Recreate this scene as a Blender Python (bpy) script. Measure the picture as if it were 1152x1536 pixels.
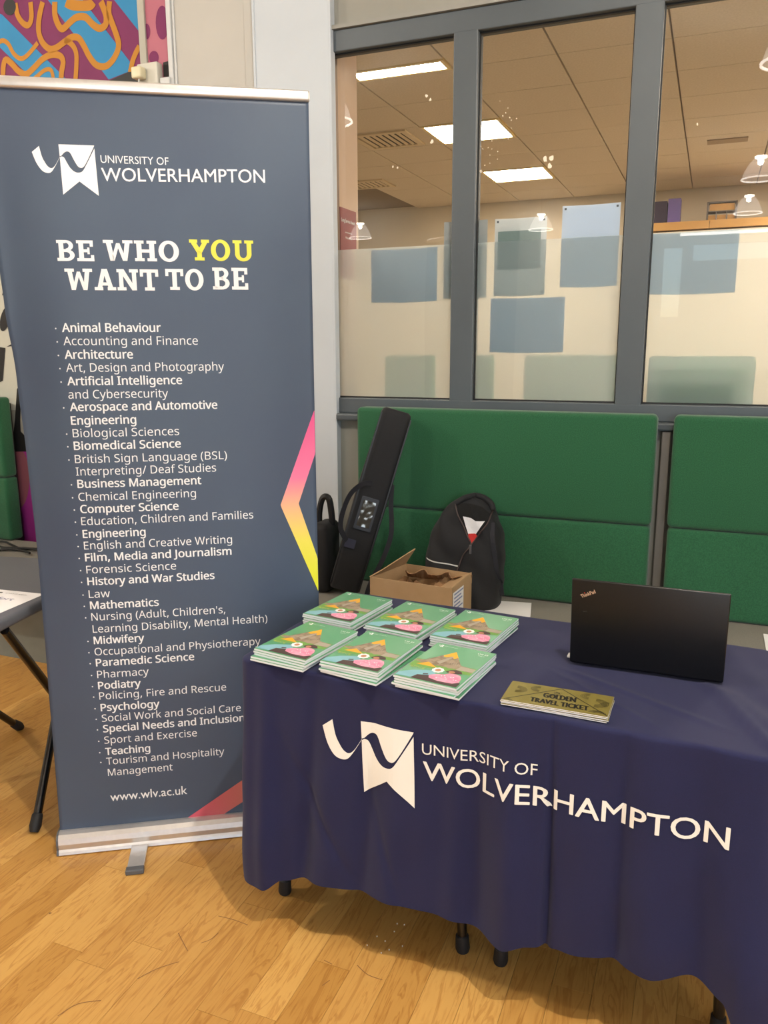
import bpy, bmesh, math, random, os
from mathutils import Vector, Matrix
from math import sin, cos, pi, radians, exp, sqrt

for o in list(bpy.data.objects): bpy.data.objects.remove(o)
SC = bpy.context.scene
C = SC.collection
R = random.Random(7)

# ------------------------------------------------------------------ camera
cam_d = bpy.data.cameras.new('camera'); cam = bpy.data.objects.new('camera', cam_d); C.objects.link(cam)
pitch = math.atan(250/1200); roll = .0045
cam.matrix_world = Matrix.Translation((0, 0, 1.5)) @ Matrix.Rotation(pi/2-pitch, 4, 'X') @ Matrix.Rotation(-roll, 4, 'Z')
cam_d.sensor_fit = 'VERTICAL'; cam_d.sensor_height = 36; cam_d.lens = 1200/1536*36
cam_d.clip_start = .05; cam_d.clip_end = 200
SC.camera = cam

# frames: wall (s along the window wall, t away from camera behind the bench fronts), table, banner
class Frame:
    def __init__(s, ox, oy, deg):
        s.o = (ox, oy); s.a = radians(deg); s.c = cos(s.a); s.s = sin(s.a)
    def w(s, p): return Vector((s.o[0]+p[0]*s.c-p[1]*s.s, s.o[1]+p[0]*s.s+p[1]*s.c, p[2]))
WF = Frame(.765, 3.157, -22)
TF = Frame(-.361, 1.870, -25)
BF = Frame(-.981, 2.142, 10)
XF = Frame(0, 0, 0)

# ------------------------------------------------------------------ world, exposure, large lights
W = bpy.data.worlds.new('world'); SC.world = W; W.use_nodes = True
nt = W.node_tree; bg = nt.nodes['Background']
sky = nt.nodes.new('ShaderNodeTexSky'); sky.sky_type = 'NISHITA'; sky.sun_disc = False
sky.sun_elevation = radians(35); sky.sun_rotation = radians(120)
nt.links.new(sky.outputs[0], bg.inputs[0]); bg.inputs[1].default_value = .35
vs = SC.view_settings
vs.view_transform = 'Standard'; vs.look = 'None'; vs.gamma = 1; vs.use_curve_mapping = False; vs.exposure = 0.22

def area(name, p, target, sx, sy, power, col):
    l = bpy.data.lights.new(name, 'AREA'); l.shape = 'RECTANGLE'; l.size = sx; l.size_y = sy; l.energy = power; l.color = col
    o = bpy.data.objects.new(name, l); C.objects.link(o); o.location = p
    o.rotation_euler = (Vector(target)-Vector(p)).to_track_quat('-Z', 'Y').to_euler(); return o
def lamp(name, p, power, col, r=.05):
    l = bpy.data.lights.new(name, 'POINT'); l.energy = power; l.color = col; l.shadow_soft_size = r
    o = bpy.data.objects.new(name, l); C.objects.link(o); o.location = p; return o
DAY = (.72, .86, 1.0); WARM = (1, .90, .77)
# daylight coming in through the tall windows of the wall behind the camera
area('daylight_back_windows', WF.w((3.2, -9.5, 1.7)), WF.w((.3, 0, 1.0)), 2.8, 2.2, 120, DAY)
area('daylight_right_windows', WF.w((4.4, -4.0, 2.0)), WF.w((0, -1.5, .8)), 4.0, 2.2, 30, DAY)  # unseen cool fill lamp in front of the right wall, which has no openings
# ------------------------------------------------------------------ materials
def srgb(h):
    v = [int(h[i:i+2], 16)/255 for i in (0, 2, 4)]
    return tuple((x/12.92 if x <= .04045 else ((x+.055)/1.055)**2.4) for x in v)+(1,)
MATS = {}
def mat(name, col, rough=.6, metal=0, noise=None, bump=None, spec=None, sheen=0, coat=0, emit=None):
    if name in MATS: return MATS[name]
    m = bpy.data.materials.new(name); m.use_nodes = True; n = m.node_tree.nodes; L = m.node_tree.links
    b = n['Principled BSDF']; c = srgb(col)
    b.inputs['Base Color'].default_value = c; b.inputs['Roughness'].default_value = rough; b.inputs['Metallic'].default_value = metal
    if spec is not None: b.inputs['Specular IOR Level'].default_value = spec
    if sheen: b.inputs['Sheen Weight'].default_value = sheen
    if coat: b.inputs['Coat Weight'].default_value = coat
    if emit: b.inputs['Emission Color'].default_value = c; b.inputs['Emission Strength'].default_value = emit
    tc = n.new('ShaderNodeTexCoord')
    if noise:   # (scale, second colour, contrast lo, hi)
        t = n.new('ShaderNodeTexNoise'); t.inputs['Scale'].default_value = noise[0]; t.inputs['Detail'].default_value = 5
        L.new(tc.outputs['Object'], t.inputs['Vector'])
        r = n.new('ShaderNodeValToRGB'); r.color_ramp.elements[0].position = noise[2]; r.color_ramp.elements[1].position = noise[3]
        r.color_ramp.elements[0].color = c; r.color_ramp.elements[1].color = srgb(noise[1])
        L.new(t.outputs['Fac'], r.inputs['Fac']); L.new(r.outputs[0], b.inputs['Base Color'])
    if bump:    # (scale, strength, distance)
        t = n.new('ShaderNodeTexNoise'); t.inputs['Scale'].default_value = bump[0]; t.inputs['Detail'].default_value = 4
        L.new(tc.outputs['Object'], t.inputs['Vector'])
        bp = n.new('ShaderNodeBump'); bp.inputs['Strength'].default_value = bump[1]; bp.inputs['Distance'].default_value = bump[2]
        L.new(t.outputs['Fac'], bp.inputs['Height']); L.new(bp.outputs[0], b.inputs['Normal'])
    MATS[name] = m; return m

M_frame = mat('grey_window_frame', '4a5258', .45, noise=(3, '50585e', .3, .7), bump=(300, .05, .001))
M_wall = mat('grey_white_paint', 'c9cccb', .7, noise=(2, 'c2c5c4', .35, .65), bump=(90, .08, .002))
M_col = mat('column_paint', 'c0c8d0', .65, noise=(3, 'bbc3cb', .35, .65), bump=(120, .06, .002))
M_cream = mat('cream_panel_paint', 'b6b4ae', .6, noise=(4, 'b2b0aa', .35, .65), bump=(120, .05, .002))
M_trim = mat('white_trim', 'c3c6c7', .5)
M_ceil = mat('ceiling_paint', 'c8c4bb', .8)
M_green = mat('green_wool', '195032', .95, noise=(260, '235f3d', .35, .65), bump=(500, .35, .002), sheen=.2)
M_seat = mat('grey_wool', '6a675f', .95, noise=(300, '7c786f', .35, .65), bump=(500, .3, .002), sheen=.1)
M_plinth = mat('grey_plinth', '7d8078', .7, noise=(8, '70736b', .3, .7))
M_cloth = mat('navy_tablecloth', '0d123d', .85, noise=(900, '121746', .4, .6), bump=(700, .25, .001), sheen=.08)
M_print = mat('white_print', 'f4f1e8', .7)
M_navy = mat('banner_print_navy', '46556a', .42, noise=(2.2, '424f66', .35, .65), bump=(4, .05, .01))
M_white = mat('banner_white_ink', 'f3f5f8', .45)
M_yellow = mat('banner_yellow_ink', 'e9e34a', .45)
M_alu = mat('brushed_aluminium', 'd3cfcd', .33, .65, noise=(60, 'dad7d5', .3, .7))
M_capg = mat('dark_grey_plastic', '5a5c60', .5)
M_blk = mat('black_plastic', '0d0d10', .45)
M_blkf = mat('black_nylon', '0c0d11', .8, noise=(500, '131419', .35, .65), bump=(600, .3, .001), sheen=.05)
M_steel = mat('black_steel_tube', '0b0b0d', .2, spec=.7)
M_rub = mat('rubber_foot', '17181b', .6)
M_lap = mat('laptop_lid_coating', '0b0b0c', .38, noise=(200, '0f0f10', .3, .7))
M_silver = mat('silver_lettering', 'd9b9a0', .35, .3)
M_red = mat('red_dot', 'd03020', .4)
M_card = mat('corrugated_card', 'a5876280'[:6], .85, noise=(20, 'ab8d69', .3, .7), bump=(180, .2, .002))
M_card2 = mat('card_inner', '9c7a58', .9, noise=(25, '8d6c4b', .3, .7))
M_paper = mat('white_paper', 'e9e8ea', .8)
M_pages = mat('brochure_pages', 'dfe5ea', .6)
M_cover = mat('brochure_green', '52946c', .3, noise=(9, '5b9d75', .3, .7))
M_gold = mat('gold_card', '8f8446', .42, .35, noise=(30, '857a3e', .3, .7))
M_ink = mat('black_ink', '17150f', .5)
M_tablegrey = mat('grey_moulded_plastic', '565a63', .5, noise=(200, '5d616a', .3, .7))
M_tack = mat('dark_pin', '4a5560', .4)

def grad_mat(name, axis, stops, rough=.45):
    m = bpy.data.materials.new(name); m.use_nodes = True; n = m.node_tree.nodes; L = m.node_tree.links; b = n['Principled BSDF']
    tc = n.new('ShaderNodeTexCoord'); sp = n.new('ShaderNodeSeparateXYZ'); L.new(tc.outputs['Object'], sp.inputs[0])
    lo, hi = stops[0][0], stops[-1][0]
    mr = n.new('ShaderNodeMapRange'); mr.inputs['From Min'].default_value = lo; mr.inputs['From Max'].default_value = hi
    L.new(sp.outputs[axis], mr.inputs['Value']); r = n.new('ShaderNodeValToRGB'); L.new(mr.outputs[0], r.inputs[0])
    e = r.color_ramp.elements
    e[0].position = 0; e[0].color = srgb(stops[0][1]); e[1].position = 1; e[1].color = srgb(stops[-1][1])
    for z, c in stops[1:-1]:
        k = e.new((z-lo)/(hi-lo)); k.color = srgb(c)
    L.new(r.outputs[0], b.inputs['Base Color']); b.inputs['Roughness'].default_value = rough; return m

def wood_mat():
    m = bpy.data.materials.new('oak_laminate'); m.use_nodes = True; n = m.node_tree.nodes; L = m.node_tree.links; b = n['Principled BSDF']
    tc = n.new('ShaderNodeTexCoord'); oi = n.new('ShaderNodeObjectInfo')
    sc = n.new('ShaderNodeVectorMath'); sc.operation = 'MULTIPLY_ADD'
    L.new(oi.outputs['Random'], sc.inputs[0]); sc.inputs[1].default_value = (37, 91, 53); L.new(tc.outputs['Object'], sc.inputs[2])
    mp = n.new('ShaderNodeMapping'); mp.inputs['Scale'].default_value = (1, .12, 1); L.new(sc.outputs[0], mp.inputs[0])
    w = n.new('ShaderNodeTexNoise'); w.inputs['Scale'].default_value = 18; w.inputs['Detail'].default_value = 5; w.inputs['Distortion'].default_value = 1.2
    L.new(mp.outputs[0], w.inputs['Vector'])
    # growth-ring lines: sine of the noise
    mu = n.new('ShaderNodeMath'); mu.operation = 'MULTIPLY'; mu.inputs[1].default_value = 46; L.new(w.outputs['Fac'], mu.inputs[0])
    si = n.new('ShaderNodeMath'); si.operation = 'SINE'; L.new(mu.outputs[0], si.inputs[0])
    pw = n.new('ShaderNodeMapRange'); pw.inputs['From Min'].default_value = .55; pw.inputs['From Max'].default_value = 1; L.new(si.outputs[0], pw.inputs['Value'])
    fine = n.new('ShaderNodeTexNoise'); fine.inputs['Scale'].default_value = 120; fine.inputs['Detail'].default_value = 3
    L.new(mp.outputs[0], fine.inputs['Vector'])
    r = n.new('ShaderNodeValToRGB'); e = r.color_ramp.elements
    e[0].position = 0; e[0].color = srgb('b98946'); e[1].position = 1; e[1].color = srgb('d3a55e'); k = e.new(.5); k.color = srgb('c79854')
    L.new(oi.outputs['Random'], r.inputs[0])
    m1 = n.new('ShaderNodeMixRGB'); m1.blend_type = 'MULTIPLY'; m1.inputs[2].default_value = (.62, .47, .33, 1)
    f1 = n.new('ShaderNodeMath'); f1.operation = 'MULTIPLY'; f1.inputs[1].default_value = .48; L.new(pw.outputs[0], f1.inputs[0])
    L.new(f1.outputs[0], m1.inputs[0]); L.new(r.outputs[0], m1.inputs[1])
    m2 = n.new('ShaderNodeMixRGB'); m2.blend_type = 'MULTIPLY'; m2.inputs[2].default_value = (.75, .64, .5, 1)
    fr = n.new('ShaderNodeMapRange'); fr.inputs['From Min'].default_value = .5; fr.inputs['From Max'].default_value = .75; fr.inputs['To Max'].default_value = .6
    L.new(fine.outputs['Fac'], fr.inputs['Value']); L.new(fr.outputs[0], m2.inputs[0]); L.new(m1.outputs[0], m2.inputs[1])
    L.new(m2.outputs[0], b.inputs['Base Color']); b.inputs['Roughness'].default_value = .38; b.inputs['Specular IOR Level'].default_value = .4
    return m
M_wood = wood_mat()

def glass_mat():
    m = bpy.data.materials.new('window_glass'); m.use_nodes = True; n = m.node_tree.nodes; L = m.node_tree.links; n.remove(n['Principled BSDF'])
    t = n.new('ShaderNodeBsdfTransparent'); t.inputs[0].default_value = (.93, .94, .92, 1)
    g = n.new('ShaderNodeBsdfGlossy'); g.inputs['Roughness'].default_value = .008
    fr = n.new('ShaderNodeFresnel'); fr.inputs[0].default_value = 1.5
    mu = n.new('ShaderNodeMath'); mu.operation = 'MULTIPLY'; mu.inputs[1].default_value = 1.9; mu.use_clamp = True; L.new(fr.outputs[0], mu.inputs[0])
    x = n.new('ShaderNodeMixShader'); L.new(mu.outputs[0], x.inputs[0]); L.new(t.outputs[0], x.inputs[1]); L.new(g.outputs[0], x.inputs[2])
    L.new(x.outputs[0], n['Material Output'].inputs[0]); return m
M_glass = glass_mat()
def film_mat():
    m = bpy.data.materials.new('frosted_film'); m.use_nodes = True; n = m.node_tree.nodes; L = m.node_tree.links; n.remove(n['Principled BSDF'])
    tr = n.new('ShaderNodeBsdfTranslucent'); tr.inputs[0].default_value = (.84, .88, .84, 1)
    df = n.new('ShaderNodeBsdfDiffuse'); df.inputs[0].default_value = (.80, .92, 1.0, 1)
    rf = n.new('ShaderNodeBsdfRefraction'); rf.inputs['IOR'].default_value = 1.12; rf.inputs['Roughness'].default_value = .34; rf.inputs[0].default_value = (.95, .95, .92, 1)
    a = n.new('ShaderNodeMixShader'); a.inputs[0].default_value = .52; L.new(tr.outputs[0], a.inputs[1]); L.new(df.outputs[0], a.inputs[2])
    b = n.new('ShaderNodeMixShader'); b.inputs[0].default_value = .42; L.new(a.outputs[0], b.inputs[1]); L.new(rf.outputs[0], b.inputs[2])
    L.new(b.outputs[0], n['Material Output'].inputs[0]); return m
M_film = film_mat()

# ------------------------------------------------------------------ mesh helpers
class MB:
    def __init__(s): s.v = []; s.f = []; s.m = []; s.mi = 0
    def add(s, vs_, fs):
        k = len(s.v); s.v += [tuple(p) for p in vs_]; s.f += [tuple(i+k for i in f) for f in fs]; s.m += [s.mi]*len(fs); return s
    def box(s, a, b, bev=0, seg=2, T=None):
        bm = bmesh.new(); bmesh.ops.create_cube(bm, size=1)
        for v in bm.verts:
            v.co = Vector([a[i]+(v.co[i]+.5)*(b[i]-a[i]) for i in range(3)])
        if bev: bmesh.ops.bevel(bm, geom=bm.edges[:], offset=bev, segments=seg, affect='EDGES', profile=.5)
        if T is not None: bm.transform(T)
        s.frombm(bm); return s
    def frombm(s, bm):
        bm.verts.index_update()
        s.add([v.co[:] for v in bm.verts], [[v.index for v in f.verts] for f in bm.faces]); bm.free()
    def tube(s, pts, r, n=10, cap=True):
        pts = [Vector(p) for p in pts]; rs = r if isinstance(r, (list, tuple)) else [r]*len(pts)
        V = []; F = []; up = None
        for i, p in enumerate(pts):
            d = (pts[min(i+1, len(pts)-1)]-pts[max(i-1, 0)]).normalized()
            if up is None:
                up = d.orthogonal().normalized()
            up = (up-d*up.dot(d)).normalized(); q = d.cross(up)
            for k in range(n): V.append(p+(up*cos(2*pi*k/n)+q*sin(2*pi*k/n))*rs[i])
        for i in range(len(pts)-1):
            for k in range(n): F.append((i*n+k, i*n+(k+1) % n, (i+1)*n+(k+1) % n, (i+1)*n+k))
        if cap: F.append(tuple(range(n))[::-1]); F.append(tuple((len(pts)-1)*n+k for k in range(n)))
        return s.add(V, F)
    def ribbon(s, pts, w, nrm, th=0):
        pts = [Vector(p) for p in pts]; V = []; F = []; nrm = Vector(nrm)
        ws = w if isinstance(w, (list, tuple)) else [w]*len(pts)
        for i, p in enumerate(pts):
            d = (pts[min(i+1, len(pts)-1)]-pts[max(i-1, 0)]).normalized(); q = d.cross(nrm).normalized()*ws[i]/2
            V += [p-q, p+q]
        for i in range(len(pts)-1): F.append((2*i, 2*i+1, 2*i+3, 2*i+2))
        if th:
            k = len(V); V += [v+nrm.normalized()*th for v in V[:k]]
            for i in range(len(pts)-1):
                F += [(k+2*i, k+2*i+2, k+2*i+3, k+2*i+1), (2*i, 2*i+2, k+2*i+2, k+2*i), (2*i+1, k+2*i+1, k+2*i+3, 2*i+3)]
            F += [(0, k, k+1, 1), (k-2, k-1, 2*k-1, 2*k-2)]
        return s.add(V, F)
    def lathe(s, prof, c, n=32):
        V = []; F = []
        for r, z in prof:
            for k in range(n): V.append((c[0]+r*cos(2*pi*k/n), c[1]+r*sin(2*pi*k/n), c[2]+z))
        for i in range(len(prof)-1):
            for k in range(n): F.append((i*n+k, i*n+(k+1) % n, (i+1)*n+(k+1) % n, (i+1)*n+k))
        return s.add(V, F)
    def build(s, name, m=None, parent=None, fr=None, org=(0, 0, 0), smooth=False, org_of=None):
        return link(name, s.v, s.f, m, parent, fr, org, smooth, s.m)

ORG = {}
def link(name, v, f, m, parent=None, fr=None, org=(0, 0, 0), smooth=False, mi=None):
    o3 = Vector(ORG[parent.name] if parent is not None else org)
    me = bpy.data.meshes.new(name); me.from_pydata([tuple(Vector(p)-o3) for p in v], [], f)
    for mm in (m if isinstance(m, (list, tuple)) else [m]): me.materials.append(mm)
    if mi: me.polygons.foreach_set('material_index', mi)
    if smooth:
        me.polygons.foreach_set('use_smooth', [True]*len(me.polygons)); me.set_sharp_from_angle(angle=radians(smooth if smooth is not True else 40))
    me.update()
    o = bpy.data.objects.new(name, me); C.objects.link(o)
    if parent is not None: o.parent = parent; ORG[o.name] = ORG[parent.name]
    else:
        fr = fr or XF; o.location = fr.w(org); o.rotation_euler = (0, 0, fr.a); ORG[o.name] = tuple(org)
    return o
def tag(o, label=None, cat=None, group=None, kind=None):
    if label: o['label'] = label
    if cat: o['category'] = cat
    if group: o['group'] = group
    if kind: o['kind'] = kind
    return o
def root(name, label, cat, fr, org, group=None):
    o = bpy.data.objects.new(name, None); o.empty_display_size = .05; C.objects.link(o)
    o.location = fr.w(org); o.rotation_euler = (0, 0, fr.a); ORG[o.name] = tuple(org)
    return tag(o, label, cat, group)
def sroot(name, fr, org=(0, 0, 0)):
    o = bpy.data.objects.new(name, None); C.objects.link(o); o.location = fr.w(org); o.rotation_euler = (0, 0, fr.a); ORG[o.name] = tuple(org); o['kind'] = 'structure'; return o
def struct(name, mb, m, fr=WF, org=(0, 0, 0), smooth=False):
    o = mb.build(name, m, None, fr, org, smooth); o['kind'] = 'structure'; return o

# text -> flat mesh, (x, y) in a plane, fitted to a width and a cap height
_cache = {}
def text_bm(txt, bold=0.0, res=3):
    cu = bpy.data.curves.new('t', 'FONT'); cu.body = txt; cu.size = 1; cu.offset = bold; cu.resolution_u = res; cu.fill_mode = 'FRONT'
    if FONT[0]: cu.font = FONT[0]
    o = bpy.data.objects.new('t', cu); C.objects.link(o)
    dg = bpy.context.evaluated_depsgraph_get(); me = bpy.data.meshes.new_from_object(o.evaluated_get(dg))
    bm = bmesh.new(); bm.from_mesh(me); bpy.data.objects.remove(o); bpy.data.curves.remove(cu); bpy.data.meshes.remove(me); return bm
def cap_h():
    k = 'h' if FONT[0] is None else 'hf'
    if k not in _cache:
        b = text_bm('H'); _cache[k] = max(v.co.y for v in b.verts); b.free()
    return _cache[k]
FONT = [None]
def use_font(on):   # the sans that ships inside Blender, if present; the built-in face otherwise
    if not on: FONT[0] = None; return
    try:
        p = os.path.join(bpy.utils.system_resource('DATAFILES'), 'fonts', 'NotoSansMath-Regular.woff2'); FONT[0] = bpy.data.fonts.load(p, check_existing=True)
    except Exception: FONT[0] = None
def put_text(mb, txt, x0, x1, y, cap, fn, bold=0.0, res=3, slice_=None, skew=0, yfun=None):
    if bold:
        d = bold*.035*cap
        def lift(h):   # each overprint a hair above the last, so no two faces coincide
            def g(x, y):
                p, a, c = Vector(fn(x, y)), Vector(fn(x+1e-3, y)), Vector(fn(x, y+1e-3)); return tuple(p+(a-p).cross(c-p).normalized()*h)
            return g
        for i, (dx, dy) in enumerate(((-d, 0), (d, 0), (0, d*.6), (0, -d*.6))): put_text(mb, txt, x0+d+dx, x1-d+dx, y+dy, cap, lift(i*.00007), 0, res, slice_, skew, yfun)
        return
    b = text_bm(txt, bold, res); a = min(v.co.x for v in b.verts); c = max(v.co.x for v in b.verts); k = (x1-x0)/(c-a); q = cap/cap_h()
    for v in b.verts:
        v.co = Vector((x0+(v.co.x-a)*k+skew*v.co.y*q, y+v.co.y*q, 0))
        if yfun: v.co.y += yfun(v.co.x)
    finish(mb, b, fn, slice_)
def finish(mb, b, fn, slice_):
    if slice_:
        for ax in (0, 1):
            lo = min(v.co[ax] for v in b.verts); hi = max(v.co[ax] for v in b.verts); p = lo+slice_
            while p < hi:
                no = Vector((0, 0, 0)); no[ax] = 1; co = Vector((0, 0, 0)); co[ax] = p
                bmesh.ops.bisect_plane(b, geom=b.verts[:]+b.edges[:]+b.faces[:], plane_co=co, plane_no=no); p += slice_
    for v in b.verts: v.co = Vector(fn(v.co.x, v.co.y))
    mb.frombm(b)
def put_poly(mb, pts, fn, slice_=None):
    b = bmesh.new(); vs_ = [b.verts.new((p[0], p[1], 0)) for p in pts]
    f = b.faces.new(vs_); bmesh.ops.triangulate(b, faces=[f]); finish(mb, b, fn, slice_)
def smooth_line(P, n=6):
    out = []
    for i in range(len(P)-1):
        p0 = P[max(i-1, 0)]; p1 = P[i]; p2 = P[i+1]; p3 = P[min(i+2, len(P)-1)]
        for k in range(n):
            t = k/n
            out.append(tuple(.5*(2*p1[j]+(-p0[j]+p2[j])*t+(2*p0[j]-5*p1[j]+4*p2[j]-p3[j])*t*t+(-p0[j]+3*p1[j]-3*p2[j]+p3[j])*t**3) for j in range(len(p1))))
    out.append(tuple(P[-1])); return out

# the ribbon-and-flag logo, unit = flag width, origin flag top left
def logo(mb, x, y, u, fn, slice_=None):
    g = lambda P: [(x+a*u, y+b*u) for a, b in P]
    up = smooth_line([(-.545, -.06), (-.49, -.34), (-.42, -.5), (-.34, -.62), (-.24, -.66), (-.13, -.57), (.015, -.335)], 4)
    lo = smooth_line([(-.76, -.23), (-.66, -.52), (-.53, -.72), (-.41, -.79), (-.28, -.78), (-.16, -.64), (.015, -.345)], 4)
    put_poly(mb, g(up+lo[::-1]), fn, slice_)
    wu = smooth_line([(.06, -.31), (.15, -.22), (.23, -.19), (.31, -.23), (.40, -.42), (.49, -.58), (.57, -.63), (.66, -.6), (.78, -.42), (.99, -.03)], 4)
    wl = smooth_line([(.06, -.33), (.13, -.36), (.2, -.5), (.28, -.64), (.39, -.74), (.5, -.765), (.62, -.72), (.75, -.52), (1, -.08)], 4)
    put_poly(mb, g([(0, 0), (1, 0)]+wu[::-1]+[(.01, -.33)]), fn, slice_)
    put_poly(mb, g([(.01, -.36)]+wl+[(1.03, -1.4), (.51, -1.01), (.02, -1.39)]), fn, slice_)

# ================================================================== SETTING
# --- floor: base and individual planks, run square to the window wall
fl = sroot('floor', WF)
b = MB().box((-6.2, -9.6, -.06), (5.0, .2, -.004)); tag(b.build('floor_base', M_wood, fl))
PW = .0935
lens = [.42, .55, .68, .80, .93]
pm = {}
for L_ in lens:
    m_ = MB(); w = PW-.0008; l = L_-.0008
    m_.add([(0, 0, -.004), (w, 0, -.004), (w, l, -.004), (0, l, -.004), (0, 0, 0), (w, 0, 0), (w, l, 0), (0, l, 0)],
           [(4, 5, 6, 7), (0, 1, 5, 4), (1, 2, 6, 5), (2, 3, 7, 6), (3, 0, 4, 7)])
    me = bpy.data.meshes.new('plank'); me.from_pydata(m_.v, [], m_.f); me.materials.append(M_wood); pm[L_] = me
npl = 0
for i in range(41):
    s0 = -2.86+i*PW
    tmin = -2.35 if s0 > -1.9 else -1.6; tmax = -.9 if s0 > -.45 else -.38
    t0 = tmin-R.random()*.6
    while t0 < tmax and npl < 299:
        L_ = R.choice(lens); o = bpy.data.objects.new('plank', pm[L_]); C.objects.link(o); o.parent = fl; o.location = (s0, t0, 0); t0 += L_; npl += 1

# scuffs and specks on the boards
SCUFF = [[(-0.542, 1.821), (-0.523, 1.79), (-0.502, 1.757)], [(-0.602, 1.667), (-0.563, 1.699), (-0.516, 1.721)], [(-0.752, 1.558), (-0.719, 1.592), (-0.668, 1.602)], [(-0.474, 1.785), (-0.453, 1.797), (-0.437, 1.821)], [(-0.071, 1.707), (-0.045, 1.677), (-0.009, 1.66)], [(-0.45, 1.884), (-0.406, 1.869), (-0.365, 1.849)], [(-0.154, 1.724), (-0.134, 1.711)], [(-0.911, 1.896)], [(-0.153, 1.643), (-0.136, 1.66)]]
SPECK = [(0.022, 1.822), (-0.002, 1.788), (0.03, 1.851), (-0.012, 1.747), (0.042, 1.77), (-0.023, 1.805), (0.008, 1.758), (-0.048, 1.774), (0.049, 1.847)]
sf = MB()
for P in SCUFF:
    sf.ribbon([(x, y, .0006) for x, y in (smooth_line(P, 4) if len(P) > 1 else [P[0], (P[0][0]+.006, P[0][1]+.003)])], .0022 if len(P) > 1 else .006, (0, 0, 1))
o = link('scuff_mark', sf.v, sf.f, mat('scuff', '86603a', .7), None, XF); o.parent = fl; o.matrix_parent_inverse = (Matrix.Translation(fl.location) @ Matrix.Rotation(WF.a, 4, 'Z')).inverted(); o['kind'] = 'stuff'
sp_ = MB()
for x, y in SPECK: sp_.box((x-.0014, y-.0014, .0004), (x+.0014, y+.0014, .0022))
o = link('white_speck', sp_.v, sp_.f, mat('white_crumb', 'e8e6e0', .6), None, XF); o.parent = fl; o.matrix_parent_inverse = (Matrix.Translation(fl.location) @ Matrix.Rotation(WF.a, 4, 'Z')).inverted(); o['kind'] = 'stuff'

# --- this room's shell
struct('ceiling', MB().box((-6.2, -9.6, 3.7), (5.0, .3, 3.8)), M_ceil)
struct('wall_left', MB().box((-6.3, -9.6, 0), (-6.2, .3, 3.7)), M_wall)
struct('wall_right', MB().box((5.0, -9.6, 0), (5.1, .3, 3.7)), M_wall)
# wall behind the camera with openings that the glass reflects
wb = MB(); s_op = [(-.31, -.05, 1.9, 2.9), (.10, 1.7, 2.70, 2.93), (1.8, 4.6, .6, 2.8)]
def wall_with_holes(mb, s0, s1, z0, z1, ta, tb, holes):
    xs = sorted({s0, s1, *[h[0] for h in holes], *[h[1] for h in holes]}); zs = sorted({z0, z1, *[h[2] for h in holes], *[h[3] for h in holes]})
    for i in range(len(xs)-1):
        for j in range(len(zs)-1):
            cx, cz = (xs[i]+xs[i+1])/2, (zs[j]+zs[j+1])/2
            if any(h[0] < cx < h[1] and h[2] < cz < h[3] for h in holes): continue
            mb.box((xs[i], ta, zs[j]), (xs[i+1], tb, zs[j+1]))
wall_with_holes(wb, -6.2, 5.0, 0, 3.7, -9.7, -9.6, s_op)
struct('wall_back', wb, M_wall)
# front wall (window wall): solid left part, dado under the frame, bulkhead above
fw = MB(); wall_with_holes(fw, -6.2, 5.0, 0, 3.7, .13, .20, [(-1.30, 2.9, 1.20, 2.785)]); fw.mi = 0
struct('wall_front', fw, mat('warm_grey_wall', '8f8e86', .7, noise=(2, '8a8981', .35, .65)))
struct('trim_1', MB().box((-1.09, .075, 1.168), (2.9, .13, 1.2), .008), M_frame)
struct('trim_2', MB().box((-1.09, .10, 2.785), (2.9, .13, 2.80)), mat('shadow_gap_bead', '8d8c86', .6))
# column and panel beside the window
struct('trim_3', MB().box((-1.455, .092, 0), (-1.093, .13, 3.7), .004).box((-1.462, .088, 0), (-1.450, .13, 3.7), .002).box((-1.101, .0885, 0), (-1.090, .13, 3.7), .002), M_col)
struct('trim_4', MB().box((-1.90, .116, 0), (-1.46, .13, 3.7), .002), M_cream)
struct('trim_5', MB().box((-1.915, .105, 0), (-1.890, .13, 3.7), .004).box((-1.884, .110, 0), (-1.874, .117, 3.7), .002), M_trim)
struct('trim_6', MB().box((-1.515, .108, 0), (-1.462, .117, 3.7), .003), M_cream)

# --- mural on the wall left of the column: flat paint, each coat its own thin layer
def mpx(pts, ox, oy, k):  # crop pixels to (s, z) on the wall
    out = []
    for x, y in pts:
        px, py = ox+x/k, oy+y/k
        X = (px-576); Y = -(py-768); c, s_ = cos(roll), sin(roll)
        rx = Vector((c, s_*sin(pitch), s_*cos(pitch))); ux = Vector((-s_, c*sin(pitch), c*cos(pitch))); fx = Vector((0, cos(pitch), -sin(pitch)))
        d = rx*X/1200+ux*Y/1200+fx; n_ = Vector((-WF.s, WF.c, 0)); P_ = WF.w((0, .13, 0)); k_ = (P_-Vector((0, 0, 1.5))).dot(n_)/d.dot(n_)
        q = Vector((0, 0, 1.5))+d*k_; e = q-Vector((WF.o[0], WF.o[1], 0)); out.append((e.x*WF.c+e.y*WF.s, q.z))
    return out
mural = sroot('wall_mural', WF)
def coat(name, polys, m, d):
    mb = MB()
    for P in polys: put_poly(mb, P, lambda x, y: (x, .13-d, y))
    mb.build(name, m, mural)
def ell(cx, cy, rx, ry, n=20, a=0): return [(cx+rx*cos(2*pi*i/n)*cos(a)-ry*sin(2*pi*i/n)*sin(a), cy+rx*cos(2*pi*i/n)*sin(a)+ry*sin(2*pi*i/n)*cos(a)) for i in range(n)]
PK = lambda P: mpx(P, 0, 0, 3.84)
M_pur = mat('mural_plum', '741f55', .7, noise=(5, '6c1d4f', .3, .7)); M_blu = mat('mural_blue', '217aab', .7, noise=(5, '2580b2', .3, .7)); M_ora = mat('mural_ochre', 'b07618', .7)
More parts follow.
